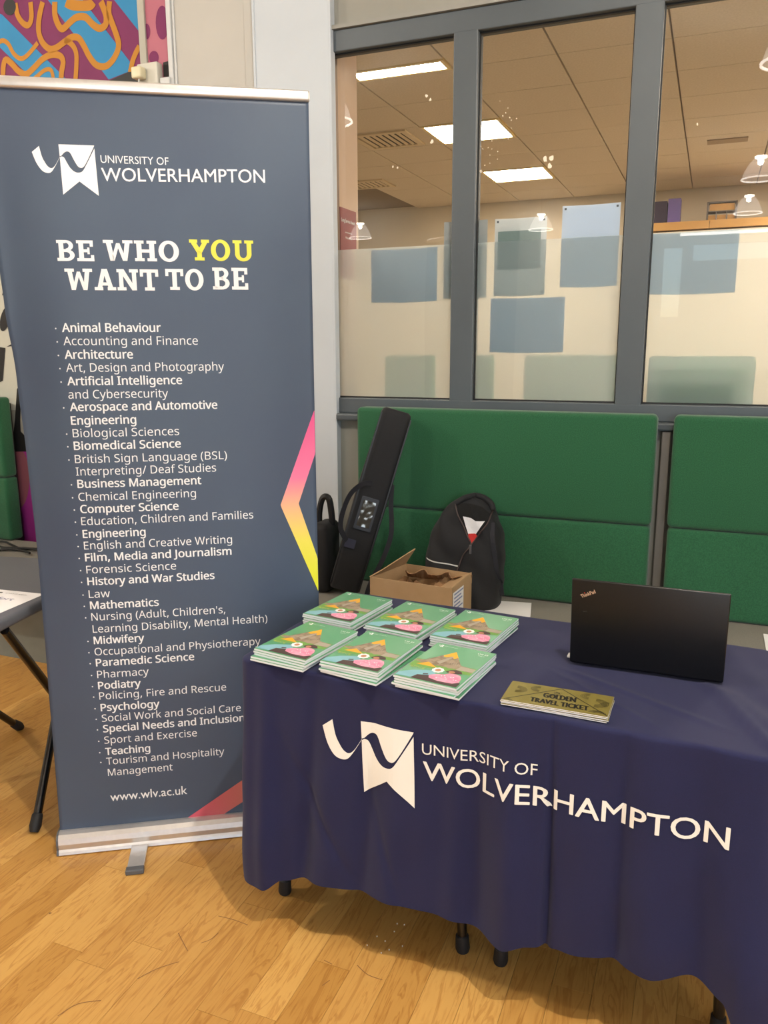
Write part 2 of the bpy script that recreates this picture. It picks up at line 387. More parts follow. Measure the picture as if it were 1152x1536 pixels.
M_mblk = mat('mural_black', '0c0b0d', .6); M_pnk = mat('mural_pink', 'b06878', .7, noise=(5, 'aa6273', .3, .7)); M_mwh = mat('mural_white', 'b4b4a8', .7)
coat('paint_plum', [[(-4.6, 2.2), (-2.078, 2.2), (-2.078, 3.65), (-4.6, 3.65)]], M_pur, .001)
coat('paint_blue', [PK([(0, 50), (40, 65), (440, 475), (250, 475), (0, 230)]), PK([(300, -22), (500, -22), (805, 385), (650, 445)]), PK([(680, -20), (815, -20), (824, 165)])], M_blu, .002)
oc = MB()
for P, w_ in (([(275, -5), (255, 80), (250, 160), (270, 225), (310, 265), (350, 260), (400, 225), (440, 200), (480, 205), (510, 250), (540, 310), (580, 360), (630, 370), (670, 340), (700, 290), (710, 240), (695, 180), (670, 110), (655, 60), (660, -5)], .030),
              ([(345, -5), (345, 70), (365, 130), (390, 150), (430, 115), (470, 85), (520, 85), (560, 125), (600, 150), (635, 130), (640, 80), (620, 20), (610, -5)], .032),
              ([(118, 0), (130, 70), (165, 120), (195, 125), (210, 80), (205, -5)], .028), ([(5, 240), (40, 215), (75, 235), (105, 290), (145, 320), (185, 300), (245, 230)], .022),
              ([(42, 480), (45, 370), (60, 325), (95, 350), (130, 390), (175, 410), (220, 375), (270, 325), (320, 300), (370, 305), (390, 340), (380, 400), (375, 480)], .030),
              ([(110, 460), (180, 465), (230, 430), (280, 390), (315, 385), (330, 420), (330, 480)], .02), ([(400, 215), (440, 240), (465, 290), (465, 380), (455, 490)], .026),
              ([(775, 405), (790, 340), (810, 290), (830, 255)], .026), ([(410, -5), (450, 15), (540, 18), (565, -5)], .045), ([(-5, 330), (8, 285), (14, 245)], .02), ([(0, 470), (4, 400), (8, 340)], .012)):
    Q = [(x, .1268, z) for x, z in PK(smooth_line(P, 4))]; oc.ribbon(Q, w_, (0, 1, 0))
oc.build('paint_ochre', M_ora, mural)
coat('paint_pink', [[(-2.041, 2.2), (-1.915, 2.2), (-1.915, 3.65), (-2.041, 3.65)]], M_pnk, .001)
coat('paint_plum_spot', [PK(ell(962, 120, 38, 98)), PK(ell(872, 170, 20, 45)), PK(ell(912, 320, 28, 38))], M_pur, .0025)
Z3 = lambda P: mpx(P, 0, 360, 5.9); Z7 = lambda P: mpx(P, 0, 560, 5.12)
coat('paint_black', [PK(ell(85, 22, 36, 48)), PK(ell(10, 56, 17, 28)), PK([(560, 486), (680, 440), (760, 405), (845, 388), (850, 500), (560, 500)]), PK([(225, 475), (255, 464), (300, 468), (310, 480)]), PK([(965, 350), (1004, 340), (1008, 432), (968, 432)]),
                    Z3(ell(68, 665, 44, 115, 20, .25)), Z3([(40, 460), (60, 370), (100, 330), (110, 440), (70, 460)]), Z3([(-60, 900), (0, 915), (65, 925), (40, 1215), (-60, 1260)]), Z3([(75, 915), (140, 880), (150, 905)]),
                    Z7([(142, 95), (155, 80), (178, 90), (165, 330), (168, 420), (215, 470), (240, 575), (82, 575), (85, 465), (112, 435), (125, 330)])], M_mblk, .0035)
coat('paint_white', [[(-4.6, 1.16), (-2.3, 1.16), (-2.3, 2.2), (-4.6, 2.2)]], M_mwh, .001)
coat('paint_magenta', [Z7([(85, 560), (300, 560), (330, 1310), (100, 1310)])], mat('mural_magenta', '8a1f78', .7), .0015)
coat('paint_mauve_spot', [Z7(ell(150, 780, 80, 230))], mat('mural_mauve', '7d4450', .7), .0025)
struct('trim_7', MB().box((-2.078, .118, 0), (-2.042, .131, 3.7), .002), mat('grey_conduit', 'a9a79b', .6))

# --- the window: frame rails, mullions, three visible panes with frosted film on their lower half
win = sroot('window_1', WF)
G = [(-1.30, -.566), (-.466, .124), (.224, .795), (.895, 1.47), (1.57, 2.80)]
for z0, z1 in ((2.703, 2.785), (1.200, 1.268)): MB().box((-1.30, .115, z0), (2.9, .195, z1), .004).build('frame_rail', M_frame, win)
for i in range(len(G)-1): MB().box((G[i][1], .115, 1.262), (G[i+1][0], .195, 2.709), .004).build('mullion', M_frame, win)
MB().box((2.80, .115, 1.262), (2.9, .195, 2.709), .004).build('mullion', M_frame, win)
M_gask = mat('black_gasket', '121416', .6)
for a, c in G:
    g = MB()
    for q in ((a, a+.005, 1.268, 2.703), (c-.005, c, 1.268, 2.703), (a, c, 1.268, 1.274), (a, c, 2.697, 2.703)): g.box((q[0], .140, q[2]), (q[1], .152, q[3]))
    g.build('gasket', M_gask, win)
    MB().add([(a, .156, 1.268), (c, .156, 1.268), (c, .156, 2.703), (a, .156, 2.703)], [(0, 1, 2, 3)]).build('pane', M_glass, win)
    MB().add([(a, .160, 1.268), (c, .160, 1.268), (c, .160, 1.915), (a, .160, 1.915)], [(0, 1, 2, 3)]).build('frosted_film', M_film, win)
# dried glue and tape scraps left on the glass
fk = MB()
def scrap(s, z, r, n=9):
    P = []
    for i in range(n):
        k = r*(.5+.7*R.random()); P.append((s+k*cos(2*pi*i/n), z+k*1.2*sin(2*pi*i/n)))
    put_poly(fk, P, lambda x, y: (x, .1555, y))
for s, z, r in ((-.665, 2.325, .010), (-.69, 2.50, .007), (-.675, 2.485, .006), (-.195, 2.215, .010), (-.17, 2.22, .009), (-.178, 2.19, .011), (-.455, 2.19, .006), (-.84, 2.24, .004), (-.82, 2.235, .004), (.36, 2.29, .004)): scrap(s, z, r)
for i in range(46):
    scrap(-.43+R.gauss(0, .5)*.09+.02, 2.32+R.gauss(0, 1)*.055, .0016+R.random()*.0014, 5)
fk.build('tape_scrap', mat('dried_tape', 'e8dcc8', .8), win)['kind'] = 'stuff'
# sheets of paper fixed to the back of the glass
def sheet(label, q, m, tz=.1606, pins=True, tilt=0):
    (a, c, z0, z1) = q; r = root('paper_sheet', label, 'paper', WF, ((a+c)/2, tz, (z0+z1)/2), 'paper sheets stuck behind the office glass')
    n = 8; mb = MB(); V = []; F = []
    for k in (0, 1):
        for i in range(n+1):
            x = a+(c-a)*i/n; sag = .004*sin(pi*i/n)
            V += [(x, tz+k*.0004, z0-sag+tilt*(x-a)), (x, tz+k*.0006, z1-sag*.5+tilt*(x-a))]
    K = 2*(n+1)
    for i in range(n): F += [(2*i, 2*i+2, 2*i+3, 2*i+1), (K+2*i, K+2*i+1, K+2*i+3, K+2*i+2)]
    F += [(0, 1, K+1, K), (2*n, K+2*n, K+2*n+1, 2*n+1)]
    mb.add(V, F); mb.build('sheet', m, r)
    if pins:
        for x, z in ((a+.012, z1-.012), (c-.012, z1-.012), (a+.012, z0+.012), (c-.012, z0+.012)):
            MB().box((x-.004, tz-.0003, z-.004+tilt*(x-a)), (x+.004, tz-.00005, z+.004+tilt*(x-a))).build('pin', M_tack, r)
    return r
M_sheet = mat('office_paper', 'd3e2f6', .8)
sheet('landscape sheet of paper in the left pane behind the frosted film', (-.945, -.641, 1.686, 1.908), M_sheet)
sheet('narrow grey sheet seen edge-on behind the left mullion', (-.616, -.428, 1.695, 2.007), mat('grey_paper', 'a9b0b3', .8), .175, False)
p_ = sheet('upright sheet with a grey-green printed block in the middle pane', (-.393, -.180, 1.700, 2.004), mat('pale_paper', 'dfe3e4', .8))
MB().box((-.379, .16045, 1.803), (-.203, .1607, 1.954)).build('printed_block', mat('print_greygreen', '8fa3a2', .8), p_)
sheet('upright lilac-white sheet at the top right of the middle pane', (-.120, .103, 1.727, 2.037), M_sheet)
sheet('lower landscape sheet in the middle pane under the two upright ones', (-.404, -.096, 1.470, 1.690), M_sheet)
sheet('wide pale sheet at the left of the right pane behind film', (.212, .534, 1.690, 1.914), M_sheet, .1612, False)
sheet('smaller landscape sheet overlapping the wide one in the right pane', (.335, .534, 1.690, 1.800), M_sheet, .1606, False)

# --- the office behind the glass
W_off = mat('office_wall_cream', 'd6c9b0', .75, noise=(2, 'd0c3aa', .35, .65)); W_nib = mat('office_nib_pink', 'd9bfa9', .75)
struct('wall_office_far', MB().box((-4.6, 6.9, 0), (3.6, 7.0, 3.3)), W_off)
struct('wall_office_left', MB().box((-4.7, .2, 0), (-4.6, 6.9, 3.3)), W_off)
struct('wall_office_right', MB().box((3.6, .2, 0), (3.7, 6.9, 3.3)), W_off)
struct('wall_office_nib', MB().box((-1.62, .2, 0), (-1.113, .405, 3.2)), W_nib)
struct('floor_office', MB().box((-4.6, .2, -.05), (3.6, 6.9, 0)), mat('office_carpet', '8b7d6b', .95, noise=(60, '7d705f', .3, .7)))
oc_ = sroot('ceiling_office', WF, (0, 0, 3.2))
MB().box((-4.6, .2, 3.225), (3.6, 6.9, 3.3)).build('ceiling_backing', mat('tile_grid', '7d6d58', .8), oc_)
M_tile = mat('mineral_tile', 'd8cab6', .9, noise=(80, 'd1c3ae', .4, .6), bump=(150, .2, .002))
TS = .651; TT_ = .605; lights_at = [(2, 2), (2, 5), (2, 8), (7, 2), (7, 5), (7, 8)]  # the right-hand column of panels is unseen, added to light the office
tm = MB(); tm.box((.006, .003, 3.2), (TS-.006, TT_-.003, 3.224)); tile_me = None
for i in range(9):
    for j in range(11):
        s0 = -3.122+i*TS; t0 = .22+(j)*TT_
        if (i, j) in lights_at: continue
        if tile_me is None:
            o = tm.build('ceiling_tile', M_tile, oc_); tile_me = o.data
        else:
            o = bpy.data.objects.new('ceiling_tile', tile_me); C.objects.link(o); o.parent = oc_
        o.location = (s0, t0, 0)
M_lit = bpy.data.materials.new('lit_panel'); M_lit.use_nodes = True
n = M_lit.node_tree.nodes; n['Principled BSDF'].inputs['Emission Color'].default_value = (1, .87, .73, 1); n['Principled BSDF'].inputs['Emission Strength'].default_value = 60.0
for k, (i, j) in enumerate(lights_at):
    s0 = -3.122+i*TS; t0 = .22+j*TT_
    lab = ['lit ceiling panel nearest the glass above the left pane', 'lit ceiling panel half hidden behind the left mullion', 'lit ceiling panel farthest away seen in the middle pane'][k] if k < 3 else ['office ceiling light panel outside the picture on the right, nearest the glass', 'office ceiling light panel outside the picture on the right, middle of three', 'office ceiling light panel outside the picture on the right, farthest back'][k-3]
    r = root('ceiling_light', lab, 'light', WF, (s0+TS/2, t0+TT_/2, 3.2), 'square light panels in the office ceiling')
    y0 = TT_-.185 if k == 0 else .003   # the one nearest the glass is a slim panel
    if k == 0: MB().box((s0+.006, t0+.003, 3.2), (s0+TS-.006, t0+y0-.006, 3.224)).build('ceiling_tile', M_tile, oc_)
    f = MB()
    for q in ((.006, y0, .03, TT_-.003), (TS-.03, y0, TS-.006, TT_-.003), (.03, y0, TS-.03, y0+.024), (.03, TT_-.027, TS-.03, TT_-.003)): f.box((s0+q[0], t0+q[1], 3.192), (s0+q[2], t0+q[3], 3.22))
    f.build('frame', mat('cream_metal', 'e8d29a', .5), r); MB().box((s0+.03, t0+y0+.024, 3.197), (s0+TS-.03, t0+TT_-.027, 3.21)).build('diffuser', M_lit, r)
def vent(s0, t0, w, d, lab):
    r = root('ceiling_vent', lab, 'vent', WF, (s0+w/2, t0+d/2, 3.2)); f = MB(); b_ = .05
    for q in ((0, 0, b_, d), (w-b_, 0, w, d), (b_, 0, w-b_, b_), (b_, d-b_, w-b_, d)): f.box((s0+q[0], t0+q[1], 3.186), (s0+q[2], t0+q[3], 3.199))
    f.build('frame', mat('vent_cream', 'd6c3a3', .6), r); MB().box((s0+b_, t0+b_, 3.1985), (s0+w-b_, t0+d-b_, 3.1995)).build('backing', mat('vent_dark', '3a332b', .8), r)
    k = s0+b_+.02
    T0 = None
    while k < s0+w-b_-.01:
        MB().add([(k, t0+b_, 3.188), (k+.022, t0+b_, 3.197), (k+.022, t0+d-b_, 3.197), (k, t0+d-b_, 3.188), (k+.002, t0+b_, 3.186), (k+.024, t0+b_, 3.195), (k+.024, t0+d-b_, 3.195), (k+.002, t0+d-b_, 3.186)], [(0, 1, 2, 3), (7, 6, 5, 4), (0, 4, 5, 1), (3, 2, 6, 7), (0, 3, 7, 4), (1, 5, 6, 2)]).build('louvre', mat('vent_cream', 'd6c3a3', .6), r); k += .055
vent(-2.45, 3.27, .5, .5, 'square louvred ceiling vent in the left pane between the lights')
vent(-3.35, 5.0, .5, .4, 'second ceiling vent further back at the left of the office')
MB_ = MB().box((.30, 4.6, 3.19), (.62, 4.75, 3.199)); tag(MB_.build('ceiling_vent', mat('vent_grey', '9c8567', .8), None, WF, (.46, 4.67, 3.19)), 'small dull oblong ceiling grille high in the right pane', 'vent')
# cupboard along the office's far wall, with the things on it
cp = root('cupboard', 'pale wood office cupboard top behind the right pane', 'cupboard', WF, (.5, 6.4, 0))
M_ply = mat('pale_wood', 'c99a55', .5, noise=(12, 'c39350', .3, .7))
MB().box((-.24, 6.0, .0), (3.0, 6.5, 2.64)).build('body', mat('cupboard_cream', 'd9cbb0', .6), cp)
for a, c in ((-.24, .345), (.35, 1.2), (1.205, 3.0)): MB().box((a, 5.985, 2.655), (c, 6.5, 2.735), .003).build('top_board', M_ply, cp)
tag(MB().box((-.21, 6.1, 2.735), (-.08, 6.3, 2.965), .004).build('box_file', mat('navy_file', '2b1f3c', .5), None, WF, (-.15, 6.2, 2.735)), 'dark navy box file on the cupboard behind the right mullion', 'file')
tag(MB().box((-.07, 6.1, 2.735), (.055, 6.3, 2.985), .004).build('box_file', mat('violet_file', '6a5a9c', .5), None, WF, (0, 6.2, 2.735)), 'violet box file on the cupboard right of the navy one', 'file')
og = root('desk_organiser', 'grey wire organiser with wooden trays on top of the cupboard', 'organiser', WF, (.45, 6.2, 2.735))
M_og = mat('organiser_grey', '6c6560', .5); f = MB()
for q in ((.31, 2.735, .325, 2.93), (.585, 2.735, .6, 2.93), (.31, 2.735, .6, 2.745), (.31, 2.83, .6, 2.84), (.31, 2.92, .6, 2.93), (.40, 2.735, .408, 2.835), (.50, 2.735, .508, 2.835)): f.box((q[0], 6.12, q[1]), (q[2], 6.28, q[3]))
f.build('frame', M_og, og)
for a, c, z0, z1 in ((.328, .398, .75, .80), (.411, .497, .75, .80), (.511, .582, .75, .80), (.335, .575, .842, .91)): MB().box((a, 6.14, 2+z0), (c, 6.26, 2+z1), .004).build('tray', M_ply, og)
# office bench backs standing against the other side of the glass
M_gpale = mat('sage_wool', '4f8a5a', .95, noise=(200, '5a9465', .35, .65))
for a, c, d, lab in ((.235, .632, .24, 'green bench back close behind the frosted right pane'), (-.345, .16, .62, 'blurred green bench back behind the middle pane'), (-1.05, -.80, .62, 'blurred green bench back behind the left pane'), (-.64, -.50, .62, 'blurred green bench back behind the left mullion')):
    r = root('office_bench', lab, 'bench', WF, ((a+c)/2, d, 0)); MB().box((a, d, .45), (c, d+.09, 1.452), .018, 3).build('backrest', M_gpale, r, smooth=True); MB().box((a, d, .0), (c, d+.6, .449), .01).build('seat', M_seat, r)
# burgundy certificate on the nib behind the glass
ct = root('certificate', 'burgundy award poster with white lettering at the left window edge', 'poster', WF, (-1.109, .3, 2.1))
MB().box((-1.1128, .20, 1.80), (-1.1098, .375, 2.105)).build('sheet', mat('burgundy', '8c2f38', .5), ct)
tx = MB(); cf = lambda x, y: (-1.1092, x, y)
put_text(tx, 'Long Service Award', .212, .362, 2.045, .016, cf, .5); put_text(tx, 'presented to', .25, .325, 2.00, .007, cf); put_text(tx, 'Name', .255, .32, 1.975, .010, cf)
tx.build('lettering', M_white, ct)['kind'] = 'stuff'
# ================================================================== LIGHT FITTINGS of this room (seen mirrored in the glass)
M_shade = bpy.data.materials.new('glowing_shade'); M_shade.use_nodes = True; n = M_shade.node_tree.nodes; L = M_shade.node_tree.links
e = n.new('ShaderNodeEmission'); e.inputs[0].default_value = (1, .93, .84, 1); e.inputs[1].default_value = 1.6; t = n.new('ShaderNodeBsdfTransparent'); t.inputs[0].default_value = (.8, .8, .8, 1)
ad = n.new('ShaderNodeAddShader'); L.new(e.outputs[0], ad.inputs[0]); L.new(t.outputs[0], ad.inputs[1]); L.new(ad.outputs[0], n['Material Output'].inputs[0])
def emat(name, col, st):
    m = bpy.data.materials.new(name); m.use_nodes = True; b_ = m.node_tree.nodes['Principled BSDF']; b_.inputs['Emission Color'].default_value = (*col, 1); b_.inputs['Emission Strength'].default_value = st; return m
M_rim = emat('lit_rim', (1, .95, .88), 9); M_bulb = emat('lit_bulb', (1, .93, .82), 22)
PEND = [(-2.45, -2.6, 90, 'bell pendant mirrored at the left edge of the glass beside the column'), (.80, -2.48, 190, 'bell pendant mirrored at the top right corner of the glass'),
        (.80, -6.4, 40, 'bell pendant mirrored large above the desk organiser'), (.775, -8.85, 20, 'small bell pendant mirrored just right of the desk organiser'),
        (-2.1, -9.3, 20, 'small bell pendant mirrored over the printed sheet'), (-5.0, -9.05, 20, 'small bell pendant mirrored over the burgundy certificate'),
        (-4.75, -2.55, 240, 'bell pendant outside the picture on the left'), (3.7, -2.6, 90, 'bell pendant outside the picture on the right')]
for i, (s, t, pw_, lb_) in enumerate(PEND):
    z = 3.22
    r = root('pendant_lamp', lb_, 'lamp', WF, (s, t, z), 'bell pendants mirrored in the window')
    MB().tube([(s, t, z+.235), (s, t, 3.7)], .006, 8).build('cord', M_blk, r)
    MB().lathe([(.175, 0), (.17, .03), (.152, .085), (.122, .14), (.085, .19), (.05, .21)], (s, t, z), 28).build('shade', M_shade, r, smooth=True)
    MB().lathe([(.171, -.006), (.184, -.006), (.184, .006), (.171, .006), (.171, -.006)], (s, t, z), 28).build('rim', M_rim, r, smooth=True)
    MB().lathe([(.001, .235), (.06, .23), (.062, .21), (.03, .195), (.001, .19)], (s, t, z), 20).build('bulb_holder', M_bulb, r, smooth=True)
    lamp('pendant_glow', WF.w((s, t, z+.17)), pw_, WARM, .028)
r = root('linear_light', 'long white strip light on the far wall, seen mirrored in the right pane', 'light', WF, (.5, -9.55, 3.07))
MB().box((-.12, -9.6, 3.03), (2.2, -9.53, 3.11), .01).build('housing', M_trim, r); MB().box((-.09, -9.529, 3.05), (2.17, -9.525, 3.085)).build('diffuser', M_rim, r)
# ================================================================== BENCHES
def bench(label, s0, s1, b0, b1, grp):
    r = root('bench', label, 'bench', WF, ((s0+s1)/2, -.25, 0), grp)
    mb = MB().box((b0, 0, .802), (b1, .09, 1.236), .02, 4); bx_ = MB().box((b0+.003, .002, .448), (b1-.003, .092, .800), .018, 4)
    mb.build('upper_back_cushion', M_green, r, smooth=50); bx_.build('lower_back_cushion', M_green, r, smooth=50)
    MB().box((b0+.02, .03, .43), (b1-.02, .105, 1.2)).build('back_board', M_blk, r)
    MB().box((s0, -.60, .34), (s1, .06, .447), .02, 3).build('seat', M_seat, r, smooth=50)
    MB().box((s0+.01, -.45, 0), (s1-.01, .10, .338)).build('plinth', M_plinth, r)
    return r
bench('green high-backed bench behind the table with the box and bags', -1.085, .322, -.955, .297, 'green benches against the wall')
bench('green high-backed bench at the right edge behind the laptop', .328, 1.68, .356, 1.62, 'green benches against the wall')
bench('green bench at the far left beyond the grey folding table', -4.4, -2.2, -4.35, -3.045, 'green benches against the wall')
struct('trim_8', MB().box((.312, .085, .1), (.345, .125, 1.165), .004), mat('dark_post', '7b746d', .45))

# ================================================================== TABLE UNDER THE CLOTH
tb = root('folding_table', 'folding table hidden under the navy cloth, black legs showing', 'table', TF, (.6, .3, 0))
MB().box((.012, .012, .700), (1.188, .588, .736), .008).build('tabletop', M_tablegrey, tb)
def leg(x, y, xt, yt, par=tb, zt=.70, foot=True):
    p = Vector((x, y, .01)); q = Vector((xt, yt, zt)); o = MB().tube([p+(q-p)*.02, q], .0125, 14).build('leg', M_steel, par, smooth=True)
    d = (q-p).normalized(); MB().tube([Vector((x, y, .0015)), Vector((x, y, .0015))+d*.008, Vector((x, y, 0))+d*.045, Vector((x, y, 0))+d*.048], [.016, .0185, .0165, .013], 14).build('rubber_foot', M_rub, o, smooth=True)
for x, xt in ((.026, .075), (.552, .52), (.650, .68), (1.15, 1.12)):
    leg(x, .130, xt, .125); leg(x, .49, xt, .49)
    MB().tube([(x*.4+xt*.6, .127, .42), (x*.4+xt*.6, .49, .42)], .008, 10).build('cross_bar', M_steel, tb, smooth=True)

# --- the cloth
TW, TD, RC = 1.203, .598, .028
def perim(q):   # position and outward normal along the edge, q in metres from the front-left corner
    a, bb = TW-2*RC, TD-2*RC; arc = pi/2*RC; tot = 2*(a+bb)+4*arc; q = q % tot
    segs = [(a, (RC, 0), (1, 0), (0, -1)), (arc, None, (TW-RC, RC), -pi/2), (bb, (TW, RC), (0, 1), (1, 0)), (arc, None, (TW-RC, TD-RC), 0), (a, (TW-RC, TD), (-1, 0), (0, 1)), (arc, None, (RC, TD-RC), pi/2), (bb, (0, TD-RC), (0, -1), (-1, 0)), (arc, None, (RC, RC), pi)]
    for L_, p, d, n_ in segs:
        if q <= L_:
            if p is None:
                an = n_+q/RC; return (d[0]+RC*cos(an), d[1]+RC*sin(an)), (cos(an), sin(an))
            return (p[0]+d[0]*q, p[1]+d[1]*q), n_
        q -= L_
    return (RC, 0), (0, -1)
PT = 2*(TW-2*RC+TD-2*RC)+2*pi*RC
def gs(x, c, w): return exp(-((x-c)/w)**2)
def interp(T, x):
    if x <= T[0][0]: return T[0][1]
    for (a, b1), (c, d1) in zip(T, T[1:]):
        if x <= c: k = (x-a)/(c-a); k = k*k*(3-2*k); return b1+(d1-b1)*k
    return T[-1][1]
HEM = [(-.02, .128), (.035, .130), (.085, .160), (.16, .180), (.24, .184), (.36, .190), (.47, .190), (.60, .182), (.66, .172), (.72, .190), (.80, .206), (.90, .216), (.98, .212), (1.06, .236), (1.12, .215), (1.15, .17), (1.19, .07), (1.24, .03), (1.32, .14), (1.45, .22), (1.7, .2), (2.2, .17), (2.9, .2), (3.3, .17), (3.48, .13), (3.6, .128)]
def fold(x, k):   # outward bulge of the drape at x along the front, k = 0 at the top .. 1 at the hem
    f = 0
    for c, w, a, dr in ((.04, .035, .016, .01), (.135, .03, -.010, .06), (.20, .045, .008, .05), (.30, .03, -.009, .05), (.38, .04, .007, .03), (.50, .035, -.006, .02), (.585, .04, -.016, .01), (.675, .05, .020, .0), (.758, .010, -.014, .0), (.83, .05, .008, .0), (.905, .02, -.010, .0), (.97, .05, .012, -.01), (1.07, .04, -.012, -.02)):
        f += 1.35*a*gs(x, c+dr*(1-k), w*(.65+.25*k))
    f += .0009*sin(x*41+k*5)+.0012*sin(x*29-k*9)+.0010*sin(x*23+k*17)
    f -= .006*gs(x-.10-.30*(k-.35), .0, .012)*gs(k, .65, .28)
    f -= .005*gs(x-.33-.16*(k-.5), .0, .012)*gs(k, .75, .25)
    f += .022*gs(x, -.015, .07)*k+.07*gs(x, 1.215, .075)*k+.018*gs(x, 1.215, .2)*k
    return f
def drape(q, z):  # point of the cloth surface at perimeter position q, height z
    (x, y), (nx, ny) = perim(q)
    hq = hem(q); k = max(0, min(1, (.742-z)/(.742-hq)))
    o = .004+.002*k+fold(q if q < 1.5 else (q-PT if q > PT-.25 else 5+q), k)*(.12+.88*k*(1-.5*k**5))*1.5
    if q > 1.5 and q < PT-.25: o += .012*sin(q*17)*k
    return (x+nx*o, y+ny*o, z)
def hem(q): return interp(HEM, q if q < PT-.02 else q-PT)
def ridge(x, y, ax, ay, bx_, by, w, h):
    dx, dy = bx_-ax, by-ay; L_ = sqrt(dx*dx+dy*dy); u = ((x-ax)*dx+(y-ay)*dy)/L_; d = ((x-ax)*dy-(y-ay)*dx)/L_
    e = max(0, -u, u-L_); return h*exp(-(d/w)**2)*exp(-(e/.05)**2)
def top_z(x, y):
    return .742+ridge(x, y, 1.085, .27, 1.19, .06, .013, .010)+ridge(x, y, 1.12, .26, 1.22, .10, .022, .006)+ridge(x, y, .80, .24, 1.05, .12, .012, .003)+ridge(x, y, .78, .20, .95, .07, .010, .002) \
        + ridge(x, y, .70, .12, .72, .42, .02, .0015)+ridge(x, y, 1.12, .5, 1.19, .3, .02, .004)+.0006*sin(x*19+y*31)
NQ = 620; V = []; F = []
rows = []
cx, cy = TW/2, TD/2
for j in range(1, 41):
    f_ = j/40; row = []
    for i in range(NQ):
        (x, y), n_ = perim(i/NQ*PT); px, py = cx+(x-n_[0]*.006-cx)*f_, cy+(y-n_[1]*.006-cy)*f_; row.append((px, py, top_z(px, py)))
    rows.append(row)
edge = rows[-1]
for j in range(1, 4):
    an = j/4*pi/2; row = []
    for i in range(NQ):
        (x, y), n_ = perim(i/NQ*PT); q = i/NQ*PT; base = top_z(x, y); dd = drape(q, .736); o = .006+.0*an
        tx_ = x-n_[0]*.006; ty_ = y-n_[1]*.006; k = sin(an); row.append((tx_+(dd[0]-tx_)*k, ty_+(dd[1]-ty_)*k, base-.008*(1-cos(an))))
    rows.append(row)
for j in range(0, 46):
    row = []
    for i in range(NQ):
        q = i/NQ*PT; (x, y), n_ = perim(q); h = hem(q); zt = top_z(x, y)-.010; z = zt+(h-zt)*(j/45); row.append(drape(q, z))
    rows.append(row)
V = [(cx, cy, top_z(cx, cy))]+[p for r_ in rows for p in r_]
for i in range(NQ): F.append((0, 1+i, 1+(i+1) % NQ))
for j in range(len(rows)-1):
    for i in range(NQ): F.append((1+j*NQ+i, 1+(j+1)*NQ+i, 1+(j+1)*NQ+(i+1) % NQ, 1+j*NQ+(i+1) % NQ))
cl = root('tablecloth', 'navy cloth with a white university name draped over the table', 'tablecloth', TF, (.6, .3, 0))
co = link('cloth', V, F, M_cloth, cl, smooth=180)
def cfn(x, z):
    q = x-RC; p = drape(q, z); return (p[0], p[1]-.0016, p[2])
lg = MB(); logo(lg, .339, .645, .1335, cfn, .012); lg.build('printed_emblem', M_print, cl)
t1 = MB(); put_text(t1, 'UNIVERSITY OF', .493, .757, .597, .026, cfn, 0, 3, .012, yfun=lambda x: (x-.493)*.038)
put_text(t1, 'WOLVERHAMPTON', .495, 1.136, .534, .045, cfn, .55, 4, .012, yfun=lambda x: (x-.495)*.012); t1.build('printed_name', M_print, cl)

